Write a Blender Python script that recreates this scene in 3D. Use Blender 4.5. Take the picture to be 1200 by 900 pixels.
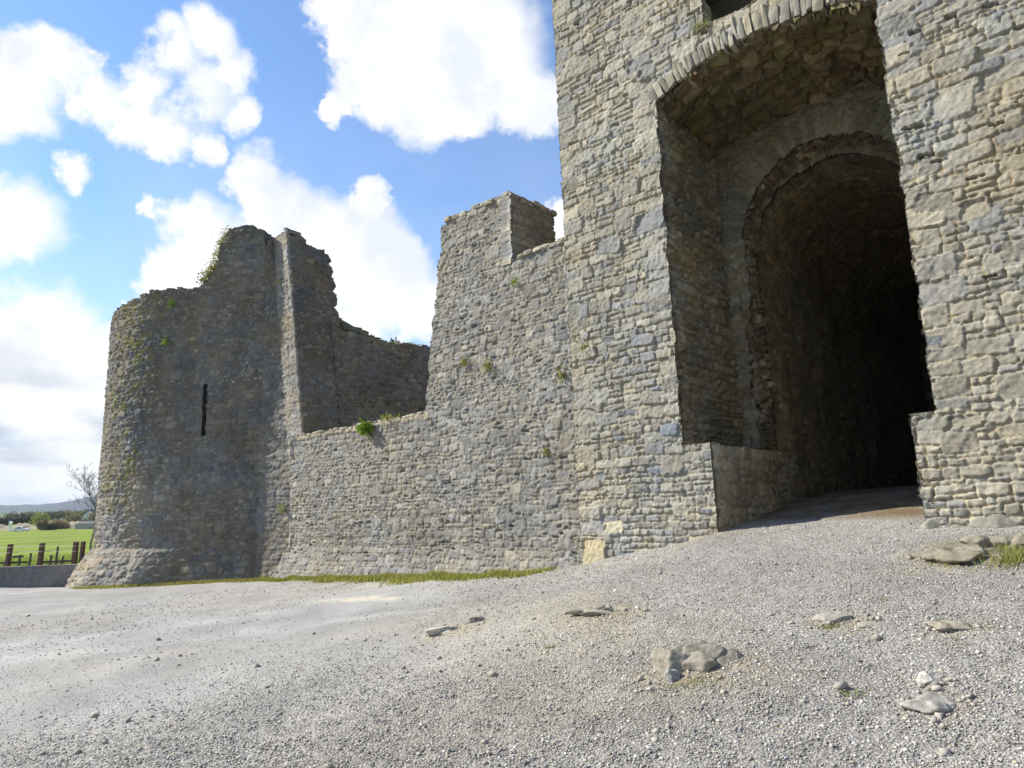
import bpy, math, random
import numpy as np
from mathutils import Matrix, Vector

# ------------------------------------------------------------------ clearing
for o in list(bpy.data.objects):
    bpy.data.objects.remove(o)
SC = bpy.context.scene
COL = SC.collection

# ------------------------------------------------------------------ camera
F = 800.0                       # focal length in photo pixels (photo 1200 wide)
EYE = 1.65
_up = np.array([-150.0, 4300.0, -800.0]); _up /= np.linalg.norm(_up)
_fw = np.array([0, 0, -1.0]); _fw = _fw - _up * (_fw @ _up); _fw /= np.linalg.norm(_fw)
_rt = np.cross(_fw, _up)
RC = np.array([_rt, _fw, _up])
CAM = np.array([0, 0, EYE])
cam_data = bpy.data.cameras.new('camera')
cam_data.sensor_width = 36.0
cam_data.lens = 36.0 * F / 1200.0
cam_data.clip_start = 0.05
cam_data.clip_end = 20000
cam = bpy.data.objects.new('camera', cam_data)
COL.objects.link(cam)
M4 = Matrix([list(RC[0]) + [0], list(RC[1]) + [0], list(RC[2]) + [EYE], [0, 0, 0, 1]])
cam.matrix_world = M4
SC.camera = cam

# ------------------------------------------------------------------ light
SUN_AZ, SUN_EL = 279.5, 40.0
EXPOSURE = 0.84
SKY_STRENGTH = 0.12
SUN_STRENGTH = 5.0
sd = bpy.data.lights.new('sun', 'SUN')
sd.energy = SUN_STRENGTH
sd.angle = math.radians(0.53)
sd.color = (1.0, 0.94, 0.82)
sun = bpy.data.objects.new('sun', sd)
COL.objects.link(sun)
_a, _e = math.radians(SUN_AZ), math.radians(SUN_EL)
SUND = Vector((math.sin(_a) * math.cos(_e), math.cos(_a) * math.cos(_e), math.sin(_e)))
sun.rotation_euler = SUND.to_track_quat('Z', 'Y').to_euler()
SC.view_settings.view_transform = 'Standard'
SC.view_settings.look = 'None'
SC.view_settings.gamma = 1.0
SC.view_settings.use_curve_mapping = False
SC.view_settings.exposure = EXPOSURE


def ray(x, y):
    v = np.array([x - 600.0, 450.0 - y, -F])
    return RC.T @ np.zeros(3) + RC @ (v / np.linalg.norm(v))


# ------------------------------------------------------------------ sky with clouds
world = bpy.data.worlds.new('World')
SC.world = world
world.use_nodes = True
nt = world.node_tree
nt.nodes.clear()


def wn(t, **kw):
    n = nt.nodes.new(t)
    for k, v in kw.items():
        setattr(n, k, v)
    return n


def wmath(op, a, b=None, clamp=False):
    n = wn('ShaderNodeMath', operation=op)
    n.use_clamp = clamp
    for i, v in enumerate((a, b)):
        if v is None:
            continue
        if isinstance(v, (int, float)):
            n.inputs[i].default_value = v
        else:
            nt.links.new(v, n.inputs[i])
    return n.outputs[0]


sky = wn('ShaderNodeTexSky', sky_type='NISHITA')
sky.sun_disc = False
sky.sun_elevation = math.radians(SUN_EL)
sky.sun_rotation = math.radians(SUN_AZ)
sky.air_density = 1.0
sky.dust_density = 0.2
sky.ozone_density = 2.6
geo = wn('ShaderNodeTexCoord')
dirv = geo.outputs['Generated']
ns = wn('ShaderNodeTexNoise')
ns.inputs['Scale'].default_value = 6.0
ns.inputs['Detail'].default_value = 9.0
ns.inputs['Roughness'].default_value = 0.62
nt.links.new(dirv, ns.inputs['Vector'])
ns2 = wn('ShaderNodeTexNoise')
ns2.inputs['Scale'].default_value = 2.6
ns2.inputs['Detail'].default_value = 5.0
nt.links.new(dirv, ns2.inputs['Vector'])
sub = wn('ShaderNodeVectorMath', operation='SUBTRACT')
nt.links.new(ns.outputs['Color'], sub.inputs[0])
sub.inputs[1].default_value = (0.5, 0.5, 0.5)
scl = wn('ShaderNodeVectorMath', operation='SCALE')
scl.inputs['Scale'].default_value = 0.12
nt.links.new(sub.outputs[0], scl.inputs[0])
nsf = wn('ShaderNodeTexNoise')
nsf.inputs['Scale'].default_value = 24.0; nsf.inputs['Detail'].default_value = 6.0; nsf.inputs['Roughness'].default_value = 0.6
nt.links.new(dirv, nsf.inputs['Vector'])
sub2 = wn('ShaderNodeVectorMath', operation='SUBTRACT'); nt.links.new(nsf.outputs['Color'], sub2.inputs[0]); sub2.inputs[1].default_value = (.5, .5, .5)
scl2 = wn('ShaderNodeVectorMath', operation='SCALE'); scl2.inputs['Scale'].default_value = 0.05; nt.links.new(sub2.outputs[0], scl2.inputs[0])
add0 = wn('ShaderNodeVectorMath', operation='ADD'); nt.links.new(scl.outputs[0], add0.inputs[0]); nt.links.new(scl2.outputs[0], add0.inputs[1])
add = wn('ShaderNodeVectorMath', operation='ADD')
nt.links.new(dirv, add.inputs[0]); nt.links.new(add0.outputs[0], add.inputs[1])
nrm = wn('ShaderNodeVectorMath', operation='NORMALIZE')
nt.links.new(add.outputs[0], nrm.inputs[0])
# clouds seen that day: where each puff stands in the sky (direction, angular size)
PUFFS = [(5, 120, 48), (50, 90, 32), (100, 112, 36), (145, 140, 34), (190, 165, 28), (232, 178, 24), (150, 95, 30), (190, 62, 34),
         (238, 42, 36), (262, 85, 34), (274, 140, 26), (225, 115, 42), (68, 205, 24), (22, 268, 50), (-40, 270, 60),
         (410, 10, 48), (470, 55, 72), (500, 118, 46), (560, 55, 76), (450, 105, 46), (612, 112, 42), (540, 128, 34), (530, -30, 80),
         (646, 118, 34), (400, 130, 18), (395, 45, 24), (300, 232, 46), (225, 275, 48), (195, 305, 40), (262, 310, 60), (352, 280, 62), (425, 315, 70),
         (468, 300, 40), (440, 235, 26), (486, 355, 44), (400, 370, 60), (165, 248, 15), (40, 390, 70), (110, 420, 62), (-20, 430, 90),
         (60, 490, 80), (130, 500, 60), (20, 560, 70), (110, 570, 60), (655, 255, 28), (680, 300, 60), (320, 400, 80), (170, 380, 40), (230, 440, 90)]
for az, el, rad in ((60, 30, .35), (120, 22, .3), (150, 45, .22), (185, 18, .3), (235, 20, .2)):  # unseen clouds added outside the view, kept few to limit their light
    PUFFS.append((None, (math.radians(az), math.radians(el)), rad))
field = None
for x, y, r in PUFFS:
    if x is None:
        c = np.array([math.sin(y[0]) * math.cos(y[1]), math.cos(y[0]) * math.cos(y[1]), math.sin(y[1])]); cr = math.cos(r)
    else:
        r = r * (1.32 if x < 290 and y < 200 else 1.2); c = ray(x, y); cr = min(c @ ray(x + r, y), c @ ray(x, y + r))
    dn = wn('ShaderNodeVectorMath', operation='DOT_PRODUCT')
    nt.links.new(nrm.outputs[0], dn.inputs[0]); dn.inputs[1].default_value = tuple(c)
    # 1 at the centre, 0 at the rim
    w = 1.0 / (1.0 - cr)
    v = wmath('MULTIPLY_ADD', dn.outputs['Value'], w)
    v.node.inputs[2].default_value = -cr * w
    if field is None:
        field = v
    else:
        field = wmath('SMOOTH_MAX', field, v); field.node.inputs[2].default_value = .5
fn = wmath('MULTIPLY_ADD', ns.outputs['Fac'], 2.6)
fn.node.inputs[2].default_value = -1.42
tot = wmath('ADD', field, fn)
ramp = wn('ShaderNodeMapRange', interpolation_type='SMOOTHSTEP')
ramp.inputs['From Min'].default_value = -0.20
ramp.inputs['From Max'].default_value = 0.70
nt.links.new(tot, ramp.inputs['Value'])
# thin veil of haze cloud low over the horizon
sepd = wn('ShaderNodeSeparateXYZ'); nt.links.new(dirv, sepd.inputs[0])
veil = wn('ShaderNodeMapRange', interpolation_type='SMOOTHSTEP')
veil.inputs['From Min'].default_value = 0.62; veil.inputs['From Max'].default_value = 0.05
veil.inputs['To Min'].default_value = 0.0; veil.inputs['To Max'].default_value = 0.72
nt.links.new(sepd.outputs['Z'], veil.inputs['Value'])
mot = wn('ShaderNodeMapRange'); mot.inputs['From Min'].default_value = 0.4; mot.inputs['From Max'].default_value = 0.62
nt.links.new(ns2.outputs['Fac'], mot.inputs['Value'])
veil2 = wmath('MULTIPLY', veil.outputs[0], mot.outputs[0])
cover = wmath('MAXIMUM', ramp.outputs[0], veil2)
# grey bellies of the low clouds
mp = wn('ShaderNodeMapping'); mp.inputs['Scale'].default_value = (2.4, 2.4, 9.0)
nt.links.new(dirv, mp.inputs['Vector'])
ns3 = wn('ShaderNodeTexNoise'); ns3.inputs['Scale'].default_value = 2.0; ns3.inputs['Detail'].default_value = 5.0
nt.links.new(mp.outputs[0], ns3.inputs['Vector'])
low = wn('ShaderNodeMapRange', interpolation_type='SMOOTHSTEP'); low.inputs['From Min'].default_value = 0.27; low.inputs['From Max'].default_value = 0.12
nt.links.new(sepd.outputs['Z'], low.inputs['Value'])
g1 = wn('ShaderNodeMapRange', interpolation_type='SMOOTHSTEP'); g1.inputs['From Min'].default_value = 0.43; g1.inputs['From Max'].default_value = 0.60
nt.links.new(ns3.outputs['Fac'], g1.inputs['Value'])
belly = wmath('MULTIPLY', low.outputs[0], g1.outputs[0])
ccol = wn('ShaderNodeMixRGB'); ccol.inputs[1].default_value = (1.0, 1.0, 1.0, 1); ccol.inputs[2].default_value = (0.56, 0.62, 0.70, 1)
nt.links.new(belly, ccol.inputs[0])
shd = wn('ShaderNodeMapRange', interpolation_type='SMOOTHSTEP'); shd.inputs['From Min'].default_value = .47; shd.inputs['From Max'].default_value = .66
nt.links.new(ns.outputs['Fac'], shd.inputs['Value'])
cc0 = wn('ShaderNodeMixRGB'); cc0.inputs[1].default_value = (1, 1, 1, 1); cc0.inputs[2].default_value = (.78, .83, .89, 1)
nt.links.new(shd.outputs[0], cc0.inputs[0]); nt.links.new(cc0.outputs[0], ccol.inputs[1])
bg1 = wn('ShaderNodeBackground'); bg1.inputs['Strength'].default_value = SKY_STRENGTH
tint = wn('ShaderNodeMixRGB', blend_type='MULTIPLY'); tint.inputs[0].default_value = 1.0; tint.inputs[2].default_value = (.84, .97, 1.08, 1)
nt.links.new(sky.outputs[0], tint.inputs[1]); nt.links.new(tint.outputs[0], bg1.inputs['Color'])
bg2 = wn('ShaderNodeBackground'); bg2.inputs['Strength'].default_value = 0.62
nt.links.new(ccol.outputs[0], bg2.inputs['Color'])
mixw = wn('ShaderNodeMixShader')
nt.links.new(cover, mixw.inputs[0]); nt.links.new(bg1.outputs[0], mixw.inputs[1]); nt.links.new(bg2.outputs[0], mixw.inputs[2])
wo = wn('ShaderNodeOutputWorld'); nt.links.new(mixw.outputs[0], wo.inputs['Surface'])

# ------------------------------------------------------------------ helpers
RNG = np.random.default_rng(11)
random.seed(5)


def tag(o, label=None, cat=None, group=None, kind=None):
    if label: o['label'] = label
    if cat: o['category'] = cat
    if group: o['group'] = group
    if kind: o['kind'] = kind
    return o


def thing(name, label, cat, loc, group=None):
    o = bpy.data.objects.new(name, None)
    COL.objects.link(o); o.location = loc
    o.empty_display_size = 0.3
    return tag(o, label, cat, group)


def make(name, verts, faces, mat, parent=None, col=None, smooth=False):
    """link one mesh object; verts are world coordinates. faces: list, or (k,4)/(k,3) int array"""
    me = bpy.data.meshes.new(name)
    verts = np.asarray(verts, dtype=np.float32)
    if isinstance(faces, np.ndarray):
        k = faces.shape[1]
        me.vertices.add(len(verts)); me.vertices.foreach_set('co', verts.ravel())
        me.loops.add(faces.size); me.loops.foreach_set('vertex_index', faces.astype(np.int32).ravel())
        me.polygons.add(len(faces))
        me.polygons.foreach_set('loop_start', np.arange(0, faces.size, k, dtype=np.int32))
        me.update(calc_edges=True); me.validate()
    else:
        me.from_pydata([tuple(map(float, v)) for v in verts], [], [tuple(map(int, f)) for f in faces]); me.update()
    if smooth:
        me.polygons.foreach_set('use_smooth', np.ones(len(me.polygons), dtype=bool))
    if col is not None:
        ca = me.color_attributes.new('Col', 'FLOAT_COLOR', 'POINT')
        c4 = np.ones((len(verts), 4), dtype=np.float32); c4[:, :3] = col
        ca.data.foreach_set('color', c4.ravel())
    me.materials.append(mat)
    o = bpy.data.objects.new(name, me)
    COL.objects.link(o)
    if parent is not None:
        o.parent = parent
        p = parent; off = Vector((0, 0, 0))
        while p is not None:
            off += p.location; p = p.parent
        o.location = -off
    return o


def vnoise(ny, nx, cy, cx, rng):
    """smooth value noise on a (ny,nx) grid with cells of cy,cx samples"""
    gy, gx = int(ny / cy) + 3, int(nx / cx) + 3
    g = rng.random((gy, gx)).astype(np.float32)
    y = np.arange(ny) / cy; x = np.arange(nx) / cx
    iy = y.astype(int); ix = x.astype(int)
    fy = (y - iy); fx = (x - ix)
    fy = (fy * fy * (3 - 2 * fy))[:, None].astype(np.float32); fx = (fx * fx * (3 - 2 * fx))[None, :].astype(np.float32)
    a = g[iy][:, ix]; b = g[iy][:, ix + 1]; c = g[iy + 1][:, ix]; d = g[iy + 1][:, ix + 1]
    return (a * (1 - fx) + b * fx) * (1 - fy) + (c * (1 - fx) + d * fx) * fy - 0.5


def fbm(ny, nx, cell, rng, octs=4, asp=1.0, rough=0.5):
    out = np.zeros((ny, nx), np.float32); amp = 1.0; tot_ = 0
    for k in range(octs):
        c = cell / 2 ** k
        if c < 1.0 and k: break
        out += amp * vnoise(ny, nx, max(c, 1.0), max(c * asp, 1.0), rng); tot_ += amp; amp *= rough
    return out * (2.0 / tot_)


GREY = [((.238, .223, .186), 4), ((.258, .24, .196), 4), ((.27, .249, .198), 2), ((.212, .207, .192), 2.2), ((.292, .267, .207), 1), ((.235, .21, .165), .6)]


class Masonry:
    """rubble masonry as a height map and a colour map (u along, v up), every stone painted with its own shape, tilt and colour"""

    def __init__(s, W, H, res, seed, relief=.03, edge=.02, mortar=(.36, .31, .22), pal=GREY, warp=.02, ragged=.012, tone=.2, stain=.25, rough=.006):
        s.res = res; s.nx = int(round(W / res)) + 1; s.ny = int(round(H / res)) + 1
        s.W, s.H = W, H
        s.rng = np.random.default_rng(seed)
        r = s.rng; ny, nx = s.ny, s.nx
        s.relief, s.edge = relief, edge
        px = 1 / res
        X, Y = np.meshgrid(np.arange(nx) * res, np.arange(ny) * res)
        s.X = (X + warp * fbm(ny, nx, .5 * px, r, 3)).astype(np.float32)
        s.Y = (Y + warp * fbm(ny, nx, .6 * px, r, 3)).astype(np.float32)
        s.pad = warp * 1.3 + .05
        s.E = ragged * fbm(ny, nx, .06 * px, r, 3)
        s.Fn = (.6 * fbm(ny, nx, .10 * px, r, 3) + .6 * fbm(ny, nx, .045 * px, r, 2)) * rough * 1.5
        s.h = (fbm(ny, nx, .09 * px, r, 3) * .007 - .004).astype(np.float32)
        mt = 1 + .22 * fbm(ny, nx, .12 * px, r, 3)
        s.c = (np.array(mortar, np.float32)[None, None, :] * mt[..., None]).astype(np.float32)
        s.stone = np.zeros((ny, nx), bool)
        s.pal = [np.array(p[0]) for p in pal]; w = np.array([p[1] for p in pal], float); s.pw = w / w.sum()
        s.tone = tone
        s.cn = fbm(ny, nx, .05 * px, r, 2)
        s.stain = stain

    def paint(s, cx, cy, w, h, ang=0., col=None, base=None, jag=.17, cut=.17):
        r = s.rng
        m = s.pad + .5 * (abs(w) + abs(h)) * (abs(math.sin(ang)) > .05)
        hw, hh = w / 2 + m, h / 2 + m
        i0 = max(0, int((cx - hw) / s.res)); i1 = min(s.nx, int((cx + hw) / s.res) + 2)
        j0 = max(0, int((cy - hh) / s.res)); j1 = min(s.ny, int((cy + hh) / s.res) + 2)
        if i1 - i0 < 2 or j1 - j0 < 2: return
        a = s.X[j0:j1, i0:i1] - cx; b = s.Y[j0:j1, i0:i1] - cy
        if ang:
            ca, sa = math.cos(ang), math.sin(ang)
            a, b = a * ca + b * sa, -a * sa + b * ca
        k = r.uniform(-jag, jag, 4)
        e = np.minimum(np.minimum(w / 2 - a + k[0] * b, w / 2 + a + k[1] * b), np.minimum(h / 2 - b + k[2] * a * .6, h / 2 + b + k[3] * a * .6))
        for sx, sy in ((1, 1), (1, -1), (-1, 1), (-1, -1)):
            q = r.uniform(.02, cut) * min(w, h)
            an = r.uniform(.5, 1.1)
            e = np.minimum(e, (w / 2 - sx * a) * math.cos(an) + (h / 2 - sy * b) * math.sin(an) - q)
        e = e + s.E[j0:j1, i0:i1]
        ins = e > 0
        if not ins.any(): return
        rel = s.relief * r.uniform(.55, 1.25)
        bh = (r.normal(0, .28) * s.relief) if base is None else base
        bh = float(np.clip(bh, -.5 * s.relief, .7 * s.relief))
        tx, ty = r.uniform(-.11, .11, 2) * s.relief / .03
        ee = np.clip(e / s.edge, 0, 1)
        hgt = bh + rel * ee * (2 - ee) + tx * a + ty * b * 1.3 + s.Fn[j0:j1, i0:i1]
        hv = s.h[j0:j1, i0:i1]
        put = ins
        hv[put] = hgt[put]
        if col is None:
            col = s.pal[r.choice(len(s.pal), p=s.pw)]
        cc = np.array(col) * (1 + r.uniform(-s.tone, s.tone))
        cv = s.c[j0:j1, i0:i1]
        tex = (1 + .2 * s.cn[j0:j1, i0:i1])[..., None]
        cv[put] = (cc[None, None, :] * tex)[put]
        s.stone[j0:j1, i0:i1] |= put

    def courses(s, ch=(.1, .27), asp=(.9, 2.6), gap=.012, split=.22, y0=0., y1=None, x0=0., x1=None, big=.05):
        r = s.rng; y = y0; y1 = s.H if y1 is None else y1; x1 = s.W if x1 is None else x1
        while y < y1:
            h = r.uniform(*ch) if r.random() > .2 else ch[0] * r.uniform(.7, 1.0)
            x = x0 - r.uniform(0, .3)
            while x < x1:
                w = h * r.uniform(*asp); w = min(max(w, ch[0] * .8), .75)
                g = gap * r.uniform(.4, 1.8)
                if r.random() < split and h > ch[0] * 1.5:
                    q = r.uniform(.35, .65) * h
                    if r.random() < .5:
                        s.paint(x + w / 2, y + q / 2, w - g, q - g); s.paint(x + w / 2, y + q + (h - q) / 2, w - g, h - q - g)
                    else:
                        u = w * r.uniform(.35, .65)
                        s.paint(x + u / 2, y + q / 2, u - g, q - g); s.paint(x + u + (w - u) / 2, y + q / 2, w - u - g, q - g)
                        s.paint(x + w / 2, y + q + (h - q) / 2, w - g, h - q - g)
                else:
                    up = h * r.uniform(.15, .5) if r.random() < big else 0
                    s.paint(x + w / 2, y + (h + up) / 2, w - g, h + up - g, ang=r.uniform(-.05, .05))
                x += w
            y += h
        return s

    def pins(s, n, size=(.03, .07)):
        r = s.rng
        js, is_ = np.nonzero(~s.stone)
        if len(js) == 0: return s
        for q in r.integers(0, len(js), n):
            if s.stone[js[q], is_[q]]: continue
            w = r.uniform(*size)
            s.paint(is_[q] * s.res, js[q] * s.res, w * r.uniform(1, 2.2), w * r.uniform(.5, .9), ang=r.uniform(-.3, .3), base=0)
        return s

    def finish(s, warmth=1., lichen=.0, moss=None, mosscol=(.17, .16, .035), gap_dark=0.):
        r = s.rng; px = 1 / s.res
        big = fbm(s.ny, s.nx, 1.3 * px, r, 4)
        streak = fbm(s.ny, s.nx, 1.4 * px, r, 3, asp=.22)
        s.c *= (1 + s.stain * (.65 * big + .5 * streak))[..., None]
        warm = fbm(s.ny, s.nx, .8 * px, r, 3)
        s.c *= (1 + warmth * np.array([.10, .02, -.13])[None, None, :] * warm[..., None])
        if lichen:
            sp = fbm(s.ny, s.nx, .06 * px, r, 2) + .5 * fbm(s.ny, s.nx, .7 * px, r, 2)
            k = np.clip((sp - (1.05 - lichen)) / .12, 0, 1)[..., None] * .7
            s.c = s.c * (1 - k) + np.array([.52, .51, .47]) * k
        if moss is not None:
            sp = fbm(s.ny, s.nx, .12 * px, r, 3) + .7 * fbm(s.ny, s.nx, .6 * px, r, 3)
            k = np.clip((sp - (1.0 - moss * 1.5)) / .5, 0, 1)[..., None] * .8
            s.c = s.c * (1 - k) + np.array(mosscol) * k
            s.h += (k[..., 0] * .008)
        s.c = np.clip(s.c, .01, .9)
        return s


def sheet(name, P, N, h, col, mat, parent, mask=None, thick=.3):
    """displaced masonry sheet from base positions P, outward normals N; mask (ny-1,nx-1) keeps cells; free edges get a return of depth thick"""
    ny, nx = h.shape
    V = P + N * h[..., None]
    if mask is None: mask = np.ones((ny - 1, nx - 1), bool)
    idx = np.arange(ny * nx).reshape(ny, nx)
    j, i = np.nonzero(mask)
    q = np.stack([idx[j, i], idx[j, i + 1], idx[j + 1, i + 1], idx[j + 1, i]], 1)
    # boundary edges
    mp = np.zeros((ny + 1, nx + 1), bool); mp[1:-1, 1:-1] = mask
    ed = []
    jj, ii = np.nonzero(mp[:-1, 1:-1] & ~mp[1:, 1:-1]); ed.append(np.stack([idx[jj, ii], idx[jj, ii + 1]], 1))
    jj, ii = np.nonzero(~mp[:-1, 1:-1] & mp[1:, 1:-1]); ed.append(np.stack([idx[jj, ii + 1], idx[jj, ii]], 1))
    jj, ii = np.nonzero(mp[1:-1, :-1] & ~mp[1:-1, 1:]); ed.append(np.stack([idx[jj + 1, ii], idx[jj, ii]], 1))
    jj, ii = np.nonzero(~mp[1:-1, :-1] & mp[1:-1, 1:]); ed.append(np.stack([idx[jj, ii], idx[jj + 1, ii]], 1))
    ed = np.concatenate(ed)
    Vf = V.reshape(-1, 3); Nf = N.reshape(-1, 3); Cf = col.reshape(-1, 3)
    be = np.unique(ed); mp2 = np.full(ny * nx, -1); 
    steps = max(1, int(thick / .12)) if thick < .5 else 4
    allV = [Vf]; allC = [Cf]; quads = [q]
    prev = np.arange(ny * nx); base = ny * nx
    rr = np.random.default_rng(3)
    for k in range(1, steps + 1):
        cur = mp2.copy(); cur[be] = base + np.arange(len(be)); base += len(be)
        jit = rr.normal(0, .006, (len(be), 3)) if k < steps else 0
        allV.append(Vf[be] - Nf[be] * (thick * k / steps) + jit); allC.append(Cf[be] * rr.uniform(.8, 1.1, (len(be), 1)))
        a, b = ed[:, 0], ed[:, 1]
        quads.append(np.stack([prev[b], prev[a], cur[a], cur[b]], 1) if k == 1 else np.stack([pm[b], pm[a], cur[a], cur[b]], 1))
        pm = cur
    Va = np.concatenate(allV); Ca = np.concatenate(allC); Q = np.concatenate(quads)
    used = np.unique(Q); rm = np.full(len(Va), -1); rm[used] = np.arange(len(used))
    return make(name, Va[used], rm[Q], mat, parent, Ca[used], smooth=True)


def flat(mas, o, ud, vd, nd):
    """base positions/normals for a flat sheet: origin o, directions ud, vd, normal nd"""
    u = np.arange(mas.nx) * mas.res; v = np.arange(mas.ny) * mas.res
    o, ud, vd, nd = (np.asarray(q, float) for q in (o, ud, vd, nd))
    P = o + u[None, :, None] * ud + v[:, None, None] * vd
    return P, np.broadcast_to(nd, P.shape)


# ------------------------------------------------------------------ materials
def mat_attr(name, bump=.35, scale=45., rough=.92, var=.25, detail_scale=180., dist=.012):
    m = bpy.data.materials.new(name); m.use_nodes = True
    t = m.node_tree; t.nodes.clear()
    o = t.nodes.new('ShaderNodeOutputMaterial'); b = t.nodes.new('ShaderNodeBsdfPrincipled')
    b.inputs['Roughness'].default_value = rough
    b.inputs['Specular IOR Level'].default_value = .25
    at = t.nodes.new('ShaderNodeAttribute'); at.attribute_name = 'Col'
    tc = t.nodes.new('ShaderNodeTexCoord')
    n1 = t.nodes.new('ShaderNodeTexNoise'); n1.inputs['Scale'].default_value = scale; n1.inputs['Detail'].default_value = 6; n1.inputs['Roughness'].default_value = .65
    t.links.new(tc.outputs['Object'], n1.inputs['Vector'])
    mr = t.nodes.new('ShaderNodeMapRange'); mr.inputs['From Min'].default_value = .25; mr.inputs['From Max'].default_value = .75
    mr.inputs['To Min'].default_value = 1 - var; mr.inputs['To Max'].default_value = 1 + var
    t.links.new(n1.outputs['Fac'], mr.inputs['Value'])
    mx = t.nodes.new('ShaderNodeVectorMath'); mx.operation = 'SCALE'
    t.links.new(at.outputs['Color'], mx.inputs[0]); t.links.new(mr.outputs[0], mx.inputs['Scale'])
    t.links.new(mx.outputs[0], b.inputs['Base Color'])
    if bump:
        n2 = t.nodes.new('ShaderNodeTexNoise'); n2.inputs['Scale'].default_value = detail_scale * .35; n2.inputs['Detail'].default_value = 8; n2.inputs['Roughness'].default_value = .7
        t.links.new(tc.outputs['Object'], n2.inputs['Vector'])
        bp = t.nodes.new('ShaderNodeBump'); bp.inputs['Strength'].default_value = bump; bp.inputs['Distance'].default_value = dist
        t.links.new(n2.outputs['Fac'], bp.inputs['Height']); t.links.new(bp.outputs[0], b.inputs['Normal'])
    t.links.new(b.outputs[0], o.inputs['Surface'])
    return m


def mat_plain(name, col, rough=.7, metal=0., scale=8., var=.2, spec=.4, bump=0.):
    m = bpy.data.materials.new(name); m.use_nodes = True
    t = m.node_tree; b = t.nodes['Principled BSDF']
    b.inputs['Roughness'].default_value = rough; b.inputs['Metallic'].default_value = metal; b.inputs['Specular IOR Level'].default_value = spec
    tc = t.nodes.new('ShaderNodeTexCoord')
    n1 = t.nodes.new('ShaderNodeTexNoise'); n1.inputs['Scale'].default_value = scale; n1.inputs['Detail'].default_value = 5
    t.links.new(tc.outputs['Object'], n1.inputs['Vector'])
    r = t.nodes.new('ShaderNodeValToRGB')
    r.color_ramp.elements[0].position = .3; r.color_ramp.elements[1].position = .7
    r.color_ramp.elements[0].color = tuple(c * (1 - var) for c in col) + (1,); r.color_ramp.elements[1].color = tuple(min(1, c * (1 + var)) for c in col) + (1,)
    t.links.new(n1.outputs['Fac'], r.inputs[0]); t.links.new(r.outputs[0], b.inputs['Base Color'])
    if bump:
        bp = t.nodes.new('ShaderNodeBump'); bp.inputs['Strength'].default_value = bump; bp.inputs['Distance'].default_value = .02
        t.links.new(n1.outputs['Fac'], bp.inputs['Height']); t.links.new(bp.outputs[0], b.inputs['Normal'])
    return m


def mat_leaf(name):
    m = bpy.data.materials.new(name); m.use_nodes = True
    t = m.node_tree; t.nodes.clear()
    o = t.nodes.new('ShaderNodeOutputMaterial'); b = t.nodes.new('ShaderNodeBsdfPrincipled'); tr = t.nodes.new('ShaderNodeBsdfTranslucent')
    at = t.nodes.new('ShaderNodeAttribute'); at.attribute_name = 'Col'
    b.inputs['Roughness'].default_value = .6; b.inputs['Specular IOR Level'].default_value = .3
    mx = t.nodes.new('ShaderNodeMixShader'); mx.inputs[0].default_value = .3
    t.links.new(at.outputs['Color'], b.inputs['Base Color']); t.links.new(at.outputs['Color'], tr.inputs['Color'])
    t.links.new(b.outputs[0], mx.inputs[1]); t.links.new(tr.outputs[0], mx.inputs[2]); t.links.new(mx.outputs[0], o.inputs['Surface'])
    return m


M_STONE = mat_attr('rubble_stone', bump=.55, scale=38, var=.28, dist=.012)
M_INNER = mat_attr('inner_stone', bump=.6, scale=22, var=.35, dist=.016)  # stone inside the gate; mostly darker, browner palettes
M_GROUND = mat_attr('gravel_ground', bump=.9, scale=55, var=.3, detail_scale=260, dist=.012)
_t = M_GROUND.node_tree
_b = next(n for n in _t.nodes if n.type == 'BSDF_PRINCIPLED'); _tc = next(n for n in _t.nodes if n.type == 'TEX_COORD')
_sc = next(n for n in _t.nodes if n.type == 'VECT_MATH')
_v1 = _t.nodes.new('ShaderNodeTexVoronoi'); _v1.inputs['Scale'].default_value = 62; _t.links.new(_tc.outputs['Object'], _v1.inputs['Vector'])
_bw = _t.nodes.new('ShaderNodeSeparateColor'); _t.links.new(_v1.outputs['Color'], _bw.inputs[0])
_mr = _t.nodes.new('ShaderNodeMapRange'); _mr.inputs['To Min'].default_value = .62; _mr.inputs['To Max'].default_value = 1.38; _t.links.new(_bw.outputs[0], _mr.inputs['Value'])
_s2 = _t.nodes.new('ShaderNodeVectorMath'); _s2.operation = 'SCALE'
_t.links.new(_sc.outputs[0], _s2.inputs[0]); _t.links.new(_mr.outputs[0], _s2.inputs['Scale']); _t.links.new(_s2.outputs[0], _b.inputs['Base Color'])
_at = _t.nodes.new('ShaderNodeAttribute'); _at.attribute_name = 'Coarse'
_cm = _t.nodes.new('ShaderNodeMapRange'); _cm.inputs['To Min'].default_value = .25; _cm.inputs['To Max'].default_value = 1.0; _t.links.new(_at.outputs['Fac'], _cm.inputs['Value'])
_mx = _t.nodes.new('ShaderNodeMix'); _mx.data_type = 'FLOAT'; _mx.inputs[2].default_value = 1.0
_t.links.new(_cm.outputs[0], _mx.inputs[0]); _t.links.new(_mr.outputs[0], _mx.inputs[3]); _t.links.new(_mx.outputs[0], _s2.inputs['Scale'])
_bp = next(n for n in _t.nodes if n.type == 'BUMP')
_bp2 = _t.nodes.new('ShaderNodeBump'); _bp2.invert = True; _bp2.inputs['Strength'].default_value = .9; _bp2.inputs['Distance'].default_value = .012
_t.links.new(_cm.outputs[0], _bp2.inputs['Strength']); _t.links.new(_cm.outputs[0], _bp.inputs['Strength'])
_t.links.new(_v1.outputs['Distance'], _bp2.inputs['Height']); _t.links.new(_bp.outputs[0], _bp2.inputs['Normal']); _t.links.new(_bp2.outputs[0], _b.inputs['Normal'])
M_PEBBLE = mat_attr('gravel_chips', bump=0, scale=90, var=.15)
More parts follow.
